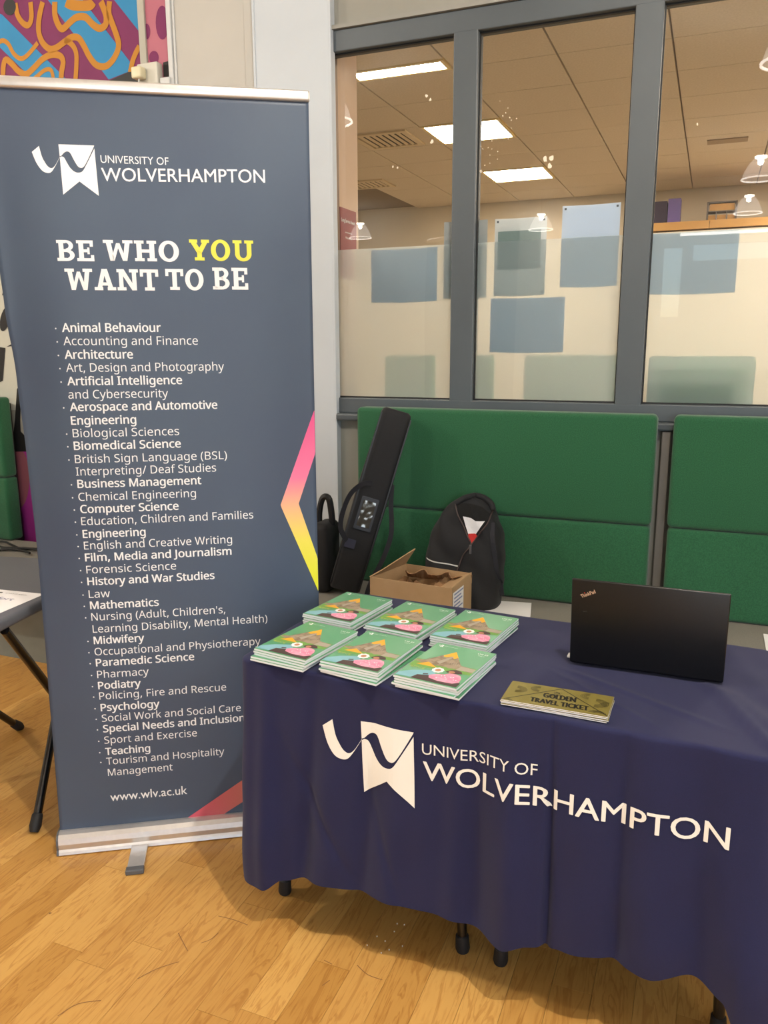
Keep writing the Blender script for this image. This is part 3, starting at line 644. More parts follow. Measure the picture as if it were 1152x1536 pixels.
# --- brochures: six stacks of five
M_lime = mat('lime_ink', 'd8dc3a', .5); M_amber = mat('amber_print', 'e0a52c', .5); M_build = mat('building_print', '7a6a58', .6, noise=(60, '9a8a76', .4, .6)); M_pinkp = mat('pink_print', 'd77f9f', .6, noise=(60, 'e6a0b8', .4, .6))
M_tealp = mat('teal_print', '7fb0bd', .6); M_grass = mat('grass_print', '6d9c4c', .6); M_skin = mat('tan_print', 'b57f63', .6); M_dark = mat('dark_print', '4a3a38', .6); M_greyp = mat('grey_print', 'a39a8c', .6)
BW, BH, BT = .156, .228, .0054
def cover_art():
    mb = MB(); z = .0005
    def pl(m, P, dz=0): mb.mi = m; put_poly(mb, [((x-.5)*BW, (y-.5)*BH) for x, y in P], lambda a, c: (a, c, BT+z+dz*.00008))
    pl(0, [(.02, .30), (.98, .34), (.98, .52), (.5, .5), (.02, .50)], 0)            # grass band
    pl(1, [(.02, .46), (.16, .50), (.30, .50), (.34, .62), (.46, .70), (.6, .58), (.75, .52), (.98, .50), (.98, .40), (.6, .42), (.2, .40), (.02, .44)], 1)
    pl(2, [(.30, .66), (.44, .84), (.60, .66)], 0.5); pl(2, [(.10, .36), (.24, .46), (.44, .36)], 3)
    pl(1, [(.16, .50), (.32, .70), (.48, .46), (.30, .42)], 2); pl(8, [(.34, .50), (.46, .70), (.50, .70), (.42, .46)], 2.5); pl(1, [(.44, .46), (.56, .70), (.78, .46), (.60, .40)], 2.2)
    pl(8, [(.72, .40), (.98, .42), (.98, .50), (.74, .50)], 2.6)
    pl(3, [(.02, .02), (.02, .10), (.18, .20), (.44, .28), (.60, .16), (.30, .03)], 3.2)   # blue coat
    pl(5, [(.26, .02), (.30, .12), (.50, .16), (.98, .12), (.98, .02)], 3.6)
    pl(4, [(.46, .16), (.50, .10), (.66, .07), (.88, .08), (.95, .13), (.93, .22), (.88, .28), (.80, .30), (.70, .29), (.64, .24), (.56, .22), (.50, .19)], 4)   # pink coat
    for k in range(9): pl(7, [(x*.012+.60+.035*k, y*.008+.13+.09*abs(sin(k*2.3))) for x, y in ell(0, 0, 1, 1, 6)], 4.1)
    pl(3, [(.26, .18), (.34, .25), (.44, .27), (.50, .22), (.44, .15), (.32, .13)], 4.15); pl(5, [(.36, .17), (.43, .19), (.44, .165), (.37, .145)], 4.2)
    pl(7, [(x*(.085+.012*(i % 2))+.50, y*(.060+.008*(i % 2))+.31) for i, (x, y) in enumerate(ell(0, 0, 1, 1, 18))], 4.4); pl(6, [(x*.045+.50, y*.034+.31) for x, y in ell(0, 0, 1, 1, 12)], 4.8)
    pl(5, [(.62, .31), (.66, .37), (.74, .40), (.83, .38), (.87, .33), (.80, .31), (.72, .29)], 4.9); pl(6, [(x*.05+.71, y*.03+.325) for x, y in ell(0, 0, 1, 1, 12)], 5)
    for k in range(7): pl(1, [(.16+.045*k, .52+.01*k), (.165+.045*k, .52+.01*k), (.20+.045*k, .60), (.195+.045*k, .60)], 2.9)
    for k in range(6): pl(8, [(.54+.035*k, .50), (.545+.035*k, .50), (.52+.035*k, .60-.01*k), (.515+.035*k, .60-.01*k)], 2.95)
    fn = lambda a, c: ((a-.5)*BW, (c-.5)*BH, BT+z+.0006)
    mb.mi = 9; put_text(mb, 'BE WHO YOU', .07, .30, .285, .012, fn, .8, 1); put_text(mb, 'WANT TO BE', .07, .30, .262, .012, fn, .8, 1)
    mb.mi = 10; put_text(mb, 'UG 25', .76, .93, .885, .030, fn, .8, 1); put_text(mb, 'WLV', .79, .90, .845, .014, fn, 0, 1); put_text(mb, 'UNIVERSITY OF WOLVERHAMPTON', .17, .40, .925, .010, fn, 0, 1)
    logo(mb, .11, .95, .045, fn)
    return mb
ART = [M_grass, M_build, M_amber, M_tealp, M_pinkp, M_dark, M_skin, M_paper, M_greyp, M_lime, M_white]
art = cover_art()
def brochure_proto():
    r = root('brochure', 'x', 'brochure', TF, (0, 0, 0))
    pg = MB(); n = 6; V = []; F = []
    prof = [(-BW/2+.0012, .0004), (-BW/2, .0014), (-BW/2-.0002, BT*.5), (-BW/2+.0004, BT-.001), (-BW/2+.003, BT-.0003), (BW/2, BT-.0003), (BW/2, .0004)]
    for y in (-BH/2, BH/2): V += [(x, y, z) for x, z in prof]
    K = len(prof); F = [tuple(range(K)), tuple(range(K, 2*K))[::-1]]+[(i, K+i, K+(i+1) % K, (i+1) % K) for i in range(K)]
    pg.add(V, F); a = pg.build('pages', M_pages, r)
    cv = MB().box((-BW/2+.001, -BH/2, BT-.0002), (BW/2+.0003, BH/2, BT+.0003)); b_ = cv.build('cover', M_cover, r)
    c = art.build('cover_picture', ART, r)
    return r, a, b_, c
STK = [(.107, .384, -5, 'back-left'), (.306, .372, -5.5, 'back-middle'), (.489, .372, -4, 'back-right'), (.133, .108, -6, 'front-left'), (.315, .110, -4, 'front-middle'), (.508, .104, -5, 'front-right')]
lev = ['bottom', 'second from the bottom', 'middle', 'second from the top', 'top']
pr = brochure_proto(); first = True
for (x, y, ang, nm) in STK:
    for k in range(5):
        topm = k == 4
        if first: r = pr[0]; first = False; kids = pr[1:3]
        else:
            r = pr[0].copy(); C.objects.link(r)
            for ch in pr[1:3]+((pr[3],) if topm else ()):
                c_ = ch.copy(); C.objects.link(c_); c_.parent = r
        jx = 0 if topm else R.uniform(-.003, .003); jy = 0 if topm else R.uniform(-.004, .003); ja = 0 if topm else R.uniform(-1.8, 1.8)
        if nm == 'front-left' and k < 2: jx -= .006; jy -= .006; ja = 2
        if nm == 'front-middle' and k < 1: jx += .004; jy -= .008; ja = -3
        p = TF.w((x+jx, y+jy, .7452+k*(BT+.0004))); r.location = p; r.rotation_euler = (0, 0, TF.a+radians(ang+ja))
        r['label'] = ('green university brochure on top of the %s stack' if topm else 'green university brochure, '+lev[k]+' of the %s stack') % nm
        r['category'] = 'brochure'; r['group'] = 'brochures in the %s stack' % nm
c_ = pr[3]; bpy.data.objects.remove(c_)
# --- golden tickets
fq = lambda x, y: (x, y, .0022)
tk = MB(); TWd, THt = .222, .104
def tpoly(P): put_poly(tk, [((x-.5)*TWd, (y-.5)*THt) for x, y in P], fq)
def tline(P, w): tk.ribbon([((x-.5)*TWd, (y-.5)*THt, .0022) for x, y in P], w, (0, 0, 1))
fz = lambda a, c: ((a-.5)*TWd, (c-.5)*THt, .0023)
put_text(tk, 'GOLDEN', .36, .68, .42, .22, fz, .8, 2, skew=-.05); put_text(tk, 'TRAVEL TICKET', .26, .82, .13, .20, fz, .8, 2, skew=-.04); put_text(tk, '* THE *', .44, .52, .70, .07, fz, 0, 1)
tline([(.02, .04), (.50, .97), ], .0022); tline([(.50, .97), (.99, .05)], .0022)
for (ax, ay, sx, n_, a0, a1) in ((.08, .62, .12, 5, -90, 90), (.30, .78, .10, 5, 90, 270), (.42, .66, .10, 5, -90, 60), (.85, .55, .14, 6, -90, 90), (.90, .08, .09, 5, 0, 180), (.78, .80, .10, 4, 90, 270), (.05, .0, .07, 4, 0, 100), (.98, .55, .09, 4, 90, 250)):
    for k in range(n_):
        rr = sx*(.35+.65*k/n_); tline([(ax+rr*cos(radians(a0+(a1-a0)*i/14)), ay+rr*1.6*sin(radians(a0+(a1-a0)*i/14))) for i in range(15)], .0009)
tp = root('ticket', 'x', 'ticket', TF, (0, 0, 0)); body = MB().box((-TWd/2, -THt/2, 0), (TWd/2, THt/2, .0016)).build('card', M_paper, tp)
face = MB().box((-TWd/2, -THt/2, .0016), (TWd/2, THt/2, .0020)).build('gold_face', M_gold, tp); prt = tk.build('printed_design', M_ink, tp)
for k in range(6):
    if k == 0: r = tp
    else:
        r = tp.copy(); C.objects.link(r)
        for ch in (body, face)+((prt,) if k == 5 else ()):
            c_ = ch.copy(); C.objects.link(c_); c_.parent = r
    j = 0 if k == 5 else 1
    r.location = TF.w((.778+j*R.uniform(-.002, .002), .064+j*R.uniform(-.002, .002), .7446+k*.0022)); r.rotation_euler = (0, 0, TF.a+radians(2.0+j*R.uniform(-1.2, 1.2)))
    r['label'] = 'golden travel ticket in the small stack, '+['lowest', 'second lowest', 'third from the bottom', 'third from the top', 'just under the top one', 'the topmost with its print showing'][k]; r['category'] = 'ticket'; r['group'] = 'golden travel tickets'
bpy.data.objects.remove(prt)

# --- laptop, seen from behind
lf = Frame(*TF.w((.754, .293, 0))[:2], -22)
lp = root('laptop', 'open black laptop on the table, its lid turned to the camera', 'laptop', lf, (.17, .1, .745))
LW, LH = .343, .214; tl = radians(-6)   # lid leans slightly towards the viewer's side at the top
def lidT(): return Matrix.Translation((0, 0, .755)) @ Matrix.Rotation(radians(4), 4, 'X')
MB().box((0, 0, 0), (LW, .007, LH), .003, 3, T=Matrix.Translation((0, 0, .751)) @ Matrix.Rotation(radians(5), 4, 'X')).build('lid', M_lap, lp, smooth=50)
lid = lidT(); TL = Matrix.Translation((0, 0, .751)) @ Matrix.Rotation(radians(5), 4, 'X')
MB().box((.006, .0068, .006), (LW-.006, .0076, LH-.006), T=TL).build('screen', M_blk, lp)
MB().box((0, .010, .7452), (LW, .235, .7600), .004, 3).build('keyboard_base', M_lap, lp, smooth=50)
MB().tube([(.05, .008, .753), (.10, .008, .753)], .006, 12).tube([(.24, .008, .753), (.29, .008, .753)], .006, 12).build('hinge', M_blk, lp, smooth=True)
tx = MB(); an = radians(27)
def lfn(x, y):
    X = .0235+x*cos(an)-y*sin(an); Z = LH-.046+x*sin(an)+y*cos(an); return tuple(TL @ Vector((X, -.0006, Z)))
put_text(tx, 'ThinkPad', 0, .036, 0, .0085, lfn, .9, 2); tx.build('lid_lettering', M_silver, lp)
rd = MB(); put_poly(rd, [(.0118+.0013*cos(k*pi/5), .0095+.0013*sin(k*pi/5)) for k in range(10)], lambda x, y: tuple(Vector(lfn(x, y))+Vector((0, -.0003, 0)))); rd.build('red_dot', M_red, lp)
tx = MB(); put_text(tx, 'LENOVO', .028, .037, LH-.080, .002, lambda x, y: tuple(TL @ Vector((x, -.0006, y))), 0, 1); tx.build('small_mark', mat('dull_mark', '6d6d6d', .5), lp)
tag(MB().box((-.012, .035, .7455), (.0, .060, .7505), .002).build('plug_end', M_paper, None, lf, (-.006, .047, .7455)), 'tiny white plug poking out left of the laptop', 'plug')

# ================================================================== PULL-UP BANNER
bn = root('pull_up_banner', 'tall navy pull-up banner with a course list beside the table', 'banner', BF, (.40, .04, 0))
BY = .040   # graphic plane
pf = [(0, .003), (.002, .012), (.006, .018), (.004, .034), (.007, .050), (.016, .061), (.03, .064), (.080, .058), (.088, .03), (.088, .003)]
V = []
for x in (.0, .815): V += [(x, y, z) for y, z in pf]
K = len(pf); F = [tuple(range(K)), tuple(range(K, 2*K))[::-1]]+[(i, K+i, K+(i+1) % K, (i+1) % K) for i in range(K)]
bs = link('base', V, F, M_alu, bn)
for x in (-.006, .815):
    MB().add([(x, y-.001 if y < .05 else y+.001, z) for y, z in pf]+[(x+.006, y-.001 if y < .05 else y+.001, z) for y, z in pf], F).build('end_cap', M_capg, bs)
def foot(x):
    o = MB().box((x-.024, -.115, .003), (x+.024, .07, .0115), .002).build('foot', M_alu, bn); MB().box((x-.026, -.130, .001), (x+.026, -.108, .0165), .003).build('foot_cap', M_capg, o)
foot(.235); foot(.60)
MB().tube([(.40, .082, .04), (.40, .070, 2.14)], .009, 12).build('pole', M_alu, bn, smooth=True)
MB().box((-.02, BY-.010, 2.138), (.806, BY+.012, 2.166), .006, 3).build('top_rail', M_alu, bn, smooth=50)
UL = [(.03, .0), (.16, .0), (.45, .0), (.65, .002), (.95, .004), (1.2, .000), (1.42, -.006), (1.61, -.018), (1.75, -.022), (2.0, -.022), (2.15, -.02)]
def bsurf(u, v):
    k = sin(pi*min(1, max(0, (v-.05)/2.09)))**.8
    c = .030*exp(-(u/.085)**1.6) if u > 0 else .030
    c2 = .020*exp(-(((.80-u) if u < .8 else 0)/.085)**1.6)
    return (u, BY+(c+c2)*k+.0012*sin(u*9+v*2)*k, v)
NU, NV = 70, 90; V = []; F = []
for j in range(NV+1):
    v = .045+(2.150-.045)*j/NV; ul = interp(UL, v)
    for i in range(NU+1): u = ul+(.803-ul)*i/NU; V.append(bsurf(u, v))
for j in range(NV):
    for i in range(NU): a = j*(NU+1)+i; F.append((a, a+1, a+NU+2, a+NU+1))
gp = link('graphic_panel', V, F, M_navy, bn, smooth=180)
so = gp.modifiers.new('s', 'SOLIDIFY'); so.thickness = .0005; so.offset = 1 if False else -1
def bfn(x, y): p = bsurf(x, y); return (p[0], p[1]-.0012, p[2])
def part_text(name, calls, m):
    mb = MB()
    for c_ in calls: c_(mb)
    mb.build(name, m, gp)
lg = MB(); logo(lg, .157, 2.010, .088, bfn, .03); lg.build('emblem', M_white, gp)
part_text('university_name', [lambda mb: put_text(mb, 'UNIVERSITY OF', .2585, .430, 1.9685, .0185, bfn), lambda mb: put_text(mb, 'WOLVERHAMPTON', .2575, .681, 1.9235, .0325, bfn, .25, 4, .05, yfun=lambda x: (x-.2575)*.02)], M_white)
# slab-serif heading letters
def rc(x0, y0, x1, y1): return [(x0, y0), (x1, y0), (x1, y1), (x0, y1)]
def bowl(x, y, rx, ry, w, h, a0=-90, a1=90, n=14):
    o = [(x+rx*cos(radians(a0+(a1-a0)*i/n)), y+ry*sin(radians(a0+(a1-a0)*i/n))) for i in range(n+1)]
    i_ = [(x+(rx-w)*cos(radians(a0+(a1-a0)*i/n)), y+(ry-h)*sin(radians(a0+(a1-a0)*i/n))) for i in range(n+1)]
    return [[o[k], o[k+1], i_[k+1], i_[k]] for k in range(n)]
ST, SE = .21, .15
GL = {
 'B': (.80, [rc(.09, 0, .30, 1), rc(0, 0, .40, SE), rc(0, 1-SE, .40, 1), rc(.3, .43, .42, .57)]+bowl(.40, .285, .36, .285, .2, .14)+bowl(.40, .735, .32, .265, .19, .13)),
 'E': (.80, [rc(.09, 0, .30, 1), rc(0, 0, .74, SE), rc(0, 1-SE, .72, 1), rc(.3, .43, .52, .57), rc(.60, 0, .74, .30), rc(.58, .70, .72, 1), rc(.46, .34, .56, .66)]),
 'W': (1.22, [[(.10, 1), (.31, 1), (.44, 0), (.26, 0)], [(.28, 0), (.44, 0), (.68, .86), (.54, .86)], [(.54, .86), (.68, .86), (.94, 0), (.78, 0)], [(.78, 0), (.96, 0), (1.12, 1), (.91, 1)], rc(0, 1-SE, .42, 1), rc(.80, 1-SE, 1.22, 1)]),
 'H': (.94, [rc(.09, 0, .30, 1), rc(.62, 0, .83, 1), rc(.3, .42, .62, .57), rc(0, 0, .40, SE), rc(0, 1-SE, .40, 1), rc(.52, 0, .92, SE), rc(.52, 1-SE, .92, 1)]),
 'O': (.92, bowl(.43, .5, .43, .52, .22, .16, 0, 360, 32)),
 'Y': (.88, [rc(.33, 0, .54, .45), rc(.22, 0, .65, SE), [(.04, .90), (.28, .90), (.54, .42), (.33, .36)], [(.60, .90), (.82, .90), (.54, .36), (.33, .42)], rc(0, 1-SE, .36, 1), rc(.52, 1-SE, .88, 1)]),
 'U': (.92, [rc(.09, .3, .30, 1), rc(.62, .3, .83, 1), rc(0, 1-SE, .40, 1), rc(.52, 1-SE, .92, 1)]+bowl(.46, .34, .37, .36, .21, .16, 180, 360, 16)),
 'A': (.96, [[(.10, 0), (.31, 0), (.54, 1), (.36, 1)], [(.65, 0), (.86, 0), (.60, 1), (.38, 1)], rc(.26, .22, .68, .37), rc(0, 0, .38, SE), rc(.58, 0, .96, SE)]),
 'N': (.98, [rc(.09, 0, .28, 1), rc(.68, 0, .87, 1), [(.09, 1), (.32, 1), (.87, 0), (.66, 0)], rc(0, 0, .40, SE), rc(0, 1-SE, .30, 1), rc(.56, 1-SE, .96, 1)]),
 'T': (.84, [rc(.31, 0, .52, 1), rc(.19, 0, .64, SE), rc(.0, 1-SE, .83, 1), rc(0, .66, .14, 1), rc(.69, .66, .83, 1)]),
}
def slab(mb, word, x0, x1, y0, y1):
    tw = sum(GL[c_][0] for c_ in word)+.06*(len(word)-1); k = (x1-x0)/tw; x = x0; h = y1-y0
    for c_ in word:
        for P in GL[c_][1]: put_poly(mb, [(x+a*k, y0+c2*h) for a, c2 in P], bfn)
        x += (GL[c_][0]+.06)*k
for w_, a, c_, z0_, z1_ in (('BE', .131, .228, 1.722, 1.775), ('WHO', .249, .448, 1.724, 1.777), ('YOU', .472, .643, 1.728, 1.782), ('WANT', .146, .387, 1.648, 1.703), ('TO', .405, .509, 1.650, 1.705), ('BE', .530, .629, 1.652, 1.710)):
    part_text('heading_word', [lambda mb: slab(mb, w_, a, c_, z0_, z1_)], M_yellow if w_ == 'YOU' else M_white)
LINES = [('Animal Behaviour',1,.127,.385,1.539),('Accounting and Finance',0,.128,.482,1.504),('Architecture',1,.128,.307,1.468),('Art, Design and Photography',0,.129,.550,1.433),('Artificial Intelligence',1,.129,.434,1.397),('and Cybersecurity',2,.129,.394,1.361),('Aerospace and Automotive',1,.130,.527,1.327),('Engineering',3,.130,.304,1.290),('Biological Sciences',0,.132,.418,1.255),('Biomedical Science',1,.132,.421,1.220),('British Sign Language (BSL)',0,.132,.547,1.183),('Interpreting/ Deaf Studies',2,.132,.515,1.148),('Business Management',1,.133,.472,1.113),('Chemical Engineering',0,.133,.455,1.076),('Computer Science',1,.135,.405,1.041),('Education, Children and Families',0,.135,.615,1.006),('Engineering',1,.136,.309,.969),('English and Creative Writing',0,.137,.551,.935),('Film, Media and Journalism',1,.137,.548,.900),('Forensic Science',0,.138,.388,.864),('History and War Studies',1,.138,.496,.829),('Law',0,.139,.198,.791),('Mathematics',1,.140,.333,.757),("Nursing (Adult, Children's,",0,.141,.522,.722),('Learning Disability, Mental Health)',2,.142,.645,.685),('Midwifery',1,.142,.285,.650),('Occupational and Physiotherapy',0,.142,.622,.615),('Paramedic Science',1,.143,.425,.581),('Pharmacy',0,.144,.291,.544),('Podiatry',1,.144,.266,.509),('Policing, Fire and Rescue',0,.145,.514,.476),('Psychology',1,.146,.316,.439),('Social Work and Social Care',0,.147,.555,.405),('Special Needs and Inclusion',1,.148,.565,.371),('Sport and Exercise',0,.149,.420,.334),('Teaching',1,.149,.280,.297),('Tourism and Hospitality',0,.150,.499,.265),('Management',2,.152,.342,.228)]
use_font(True)
for tx_, k, a, c_, v in LINES:
    mb = MB(); put_text(mb, tx_, a, c_, v, .0228, bfn, .9 if k in (1, 3) else 0.0, 4)
    if k in (0, 1): put_poly(mb, [(a-.016+.0022*cos(i*pi/4), v+.009+.0022*sin(i*pi/4)) for i in range(8)], bfn)
    mb.build('course_line', M_white, gp)
use_font(False)
# web address in slab letters: sans strokes plus small serifs
part_text('web_address', [lambda mb: put_text(mb, 'www.wlv.ac.uk', .153, .381, .144, .028, bfn, .25, 2)], M_white)
# coloured chevrons
def chev(outer, inner, n, m, name):
    mb = MB(); V = []; F = []
    for i in range(n+1):
        v = outer[0][1]+(outer[-1][1]-outer[0][1])*i/n
        def at(T):
            for (u0, v0), (u1, v1) in zip(T, T[1:]):
                if min(v0, v1)-1e-6 <= v <= max(v0, v1)+1e-6: return u0+(u1-u0)*((v-v0)/(v1-v0) if v1 != v0 else 0)
            return .801
        a, c_ = at(outer), at(inner); V += [bfn(a+(c_-a)*k/4, v) for k in range(5)]
    for i in range(n):
        for k in range(4): F.append((5*i+k, 5*i+k+1, 5*i+6+k, 5*i+5+k))
    mb.add(V, F); mb.build(name, m, gp)
chev([(.801, 1.315), (.695, 1.041), (.801, .770)], [(.802, 1.315), (.802, 1.190), (.749, 1.042), (.802, .872), (.802, .77)], 60, grad_mat('chevron_ink', 2, [(.80, 'e2e62c'), (.93, 'ecdf5a'), (1.03, 'f0b98c'), (1.12, 'ee7ba4'), (1.30, 'e0528f')]), 'chevron')
mb = MB(); put_poly(mb, [(.338, .037), (.80, .333), (.80, .248), (.446, .037)], bfn, .03); mb.build('chevron', grad_mat('band_ink', 0, [(-.06, 'd9506f'), (.12, 'c96a66'), (.4, 'd9a070')]), gp)

# ================================================================== THINGS ON THE BENCH
# long banner bag leaning on the bench back
bg_ = root('banner_bag', 'long black padded carry bag leaning against the green bench', 'bag', WF, (-.93, -.2, .449))
A_ = Vector((-.925, -.215, .478)); B_ = Vector((-.728, -.085, 1.235)); d = (B_-A_).normalized(); L_ = (B_-A_).length
xa = Vector((1, 0, 0)); xa = (xa-d*xa.dot(d)).normalized(); ya = d.cross(xa); MT = Matrix((( xa.x, ya.x, d.x, A_.x), (xa.y, ya.y, d.y, A_.y), (xa.z, ya.z, d.z, A_.z), (0, 0, 0, 1)))
V = []; F = []; prof = [(0, .9), (.02, 1), (.3, 1.04), (.5, 1.08), (.62, 1.06), (.8, 1), (.97, .97), (.99, .90), (1, .75)]
RZ = Matrix.Rotation(radians(24), 3, 'Z')
for z, k in prof:
    for i in range(28):
        a = 2*pi*i/28; c_, s_ = cos(a), sin(a); e_ = .35; q = RZ @ Vector((.066*k*math.copysign(abs(c_)**e_, c_), .052*k*math.copysign(abs(s_)**e_, s_), z*L_)); V.append(MT @ q)
for j in range(len(prof)-1):
    for i in range(28): F.append((j*28+i, j*28+(i+1) % 28, j*28+28+(i+1) % 28, j*28+28+i))
F += [tuple(range(28))[::-1], tuple((len(prof)-1)*28+i for i in range(28))]
link('body', V, F, M_blkf, bg_, smooth=50)
M4 = MT @ RZ.to_4x4()
fp = lambda x, z, o=0: M4 @ Vector((x, -.056*1.06-o, z*L_))
if (M4.to_3x3() @ Vector((0, -1, 0))).y > 0: fp = lambda x, z, o=0: M4 @ Vector((x, .056*1.06+o, z*L_))
mb = MB(); mb.ribbon([fp(-.062, z, .001) for z in (.02, .5, .97)], .006, M4.to_3x3() @ Vector((0, -1, 0)), .003).ribbon([fp(.062, z, .001) for z in (.02, .5, .97)], .006, M4.to_3x3() @ Vector((0, -1, 0)), .003); mb.build('piping', M_blk, bg_)
def slabp(name, x0, x1, z0, z1, o, th, m):
    P = [fp(x0, z0, o), fp(x1, z0, o), fp(x1, z1, o), fp(x0, z1, o), fp(x0, z0, o+th), fp(x1, z0, o+th), fp(x1, z1, o+th), fp(x0, z1, o+th)]
    bm = bmesh.new(); vs_ = [bm.verts.new(p) for p in P]
    for f in ((3, 2, 1, 0), (4, 5, 6, 7), (0, 1, 5, 4), (1, 2, 6, 5), (2, 3, 7, 6), (3, 0, 4, 7)): bm.faces.new([vs_[i] for i in f])
    bmesh.ops.recalc_face_normals(bm, faces=bm.faces[:]); bmesh.ops.bevel(bm, geom=bm.edges[:], offset=min(th*.4, .004), segments=2, affect='EDGES'); mb = MB(); mb.frombm(bm); return mb.build(name, m, bg_, smooth=50)
slabp('label_pocket', -.040, .034, .345, .525, -.001, .006, mat('pocket_edge', '2a2b31', .5))
pv = MB(); V = []; F = []
for j in range(13):
    for i in range(9): V.append(fp(-.030+.054*i/8, .365+.14*j/12, .0055+.0025*R.random()))
for j in range(12):
    for i in range(8): F.append((j*9+i, j*9+i+1, j*9+i+10, j*9+i+9))
link('clear_window', V, F, mat('crinkled_vinyl', '4a463e', .12, .2, spec=1), bg_, smooth=180)
hd = smooth_line([fp(-.02, .60, .002), fp(-.055, .585, .022), fp(-.09, .52, .03), fp(-.10, .42, .03), fp(-.09, .33, .02), fp(-.05, .27, .002)], 5)
MB().ribbon(hd, .022, M4.to_3x3() @ Vector((.6, -1, 0)), .002).build('handle', mat('webbing', '1b1c24', .8), bg_)
slabp('handle_patch', -.055, -.01, .235, .285, -.001, .003, mat('webbing_patch', '2b2d3f', .8))
st_ = smooth_line([fp(.066, .62, -.02), fp(.085, .52, -.02), fp(.112, .42, -.02), fp(.125, .34, -.02), fp(.12, .22, -.02), fp(.10, .08, -.02), fp(.10, -.03, -.02)], 5)
MB().ribbon([Vector((p[0], min(p[1], -.006), max(p[2], .452))) for p in st_], .020, (.3, -1, 0), .002).build('shoulder_strap', mat('webbing', '1b1c24', .8), bg_)
# dark bag squeezed beside the column
sb = root('shoulder_bag', 'black holdall with a loop handle between the column and the banner bag', 'bag', WF, (-1.03, -.16, .449))
MB().box((-1.075, -.24, .4485), (-.992, -.09, .755), .03, 4).build('body', M_blkf, sb, smooth=50)
MB().tube(smooth_line([(-1.065, -.16, .74), (-1.062, -.16, .80), (-1.045, -.16, .855), (-1.015, -.16, .85), (-1.00, -.16, .74)], 5), .014, 8).build('handle', M_blk, sb, smooth=True)
# backpack
bp_ = root('backpack', 'black rucksack standing open on the bench, white and red inside', 'backpack', WF, (-.42, -.14, .449))
def bpw(z):  # half widths by height
    k = (z-.45)/.444
    return .165*(1-.02*k)*sqrt(max(0.0, 1-max(0, (k-.36)/.64)**2.1)) if k > 0 else .16
def bpp(a, z):
    k = (z-.45)/.444; w_ = max(bpw(z), .012); dp = (.105-.035*k)*(.55+.45*sqrt(max(0.0, 1-k**6))) ; c_, s_ = cos(a), sin(a); e_ = .62
    cxx = -.420+.025*(k-.4); x = cxx+w_*math.copysign(abs(c_)**e_, c_); y = -.118+.035*k+dp*math.copysign(abs(s_)**e_, s_)
    return (x+.003*sin(z*60+a*3), y+.004*sin(z*45+a*5)-.003*sin(x*70+z*40), z)
V = []; F = []; NZ, NA = 34, 56
for j in range(NZ+1):
    z = .45+.444*min(.9985, (j/NZ)**.9)
    for i in range(NA): V.append(bpp(2*pi*i/NA, z))
for j in range(NZ):
    for i in range(NA): F.append((j*NA+i, j*NA+(i+1) % NA, (j+1)*NA+(i+1) % NA, (j+1)*NA+i))
F += [tuple(range(NA))[::-1], tuple(NZ*NA+i for i in range(NA))]
link('body', V, F, M_blkf, bp_, smooth=180)
def bpf(s, z, o=0):  # front surface of the rucksack at s, z
    k = (z-.45)/.444; w_ = max(bpw(z), .012); cxx = -.420+.025*(k-.4); u = max(-.999, min(.999, (s-cxx)/w_)); ca = math.copysign(abs(u)**(1/.62), u); sa = sqrt(max(0, 1-ca*ca)); dp = (.105-.035*k)*(.55+.45*sqrt(max(0.0, 1-k**6)))
    a = math.atan2(-sa, ca); y = -.118+.035*k-dp*abs(sa)**.62; y += .004*sin(z*45+(a % (2*pi))*5)-.003*sin(s*70+z*40); return (s, y-o, z)
op = [(-.447, .862), (-.42, .873), (-.385, .872), (-.345, .862), (-.312, .835), (-.315, .80), (-.335, .77), (-.36, .735), (-.372, .715), (-.39, .745), (-.412, .79), (-.435, .83)]
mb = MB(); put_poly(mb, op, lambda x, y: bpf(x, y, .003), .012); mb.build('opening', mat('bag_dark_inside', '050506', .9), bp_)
mb = MB(); put_poly(mb, [(-.415, .822), (-.38, .818), (-.36, .808), (-.325, .808), (-.345, .775), (-.36, .752), (-.388, .752), (-.40, .78)], lambda x, y: bpf(x, y, .005), .012); mb.build('white_contents', mat('white_cotton', 'd9d9dd', .8), bp_)
mb = MB(); put_poly(mb, [(-.388, .755), (-.360, .757), (-.352, .748), (-.372, .718), (-.385, .735)], lambda x, y: bpf(x, y, .006), .012); mb.build('red_contents', mat('red_cotton', 'b3201c', .8), bp_)
zl = smooth_line([(-.452, .868), (-.436, .826), (-.412, .786), (-.392, .748), (-.373, .712), (-.405, .665), (-.425, .60)], 5); zr = smooth_line([(-.306, .845), (-.315, .80), (-.338, .765), (-.358, .735), (-.373, .712)], 5)
mb = MB(); mb.tube([bpf(a, c_, .004) for a, c_ in zl], .003, 8).tube([bpf(a, c_, .004) for a, c_ in zr], .003, 8); mb.build('zip', mat('zip_tape', '3a2c2a', .5), bp_, smooth=True)
for P in ([(-.452, .868), (-.41, .895), (-.36, .893), (-.32, .872), (-.306, .845)],): MB().tube([bpf(a, c_, .004) for a, c_ in smooth_line(P, 5)], .012, 10).build('collar', M_blkf, bp_, smooth=True)
q = bpf(-.373, .71, .008); MB().box((q[0]-.005, q[1]-.003, q[2]-.034), (q[0]+.005, q[1]+.002, q[2]+.004), .002).build('zip_puller', mat('dull_metal', '8d8d92', .3, .8), bp_)
mb = MB(); mb.ribbon([bpf(-.578+.155*i/14, .634-.012*i/14, .004) for i in range(15)], .005, (0, -1, 0), .001); mb.build('reflective_strip', mat('reflective', 'd8d8d4', .5), bp_)
MB().ribbon([bpf(-.30+.004*i, .80-.30*i/12, .003) for i in range(13)], .018, (.2, -1, 0), .003).build('side_strap', mat('webbing', '1b1c24', .8), bp_)
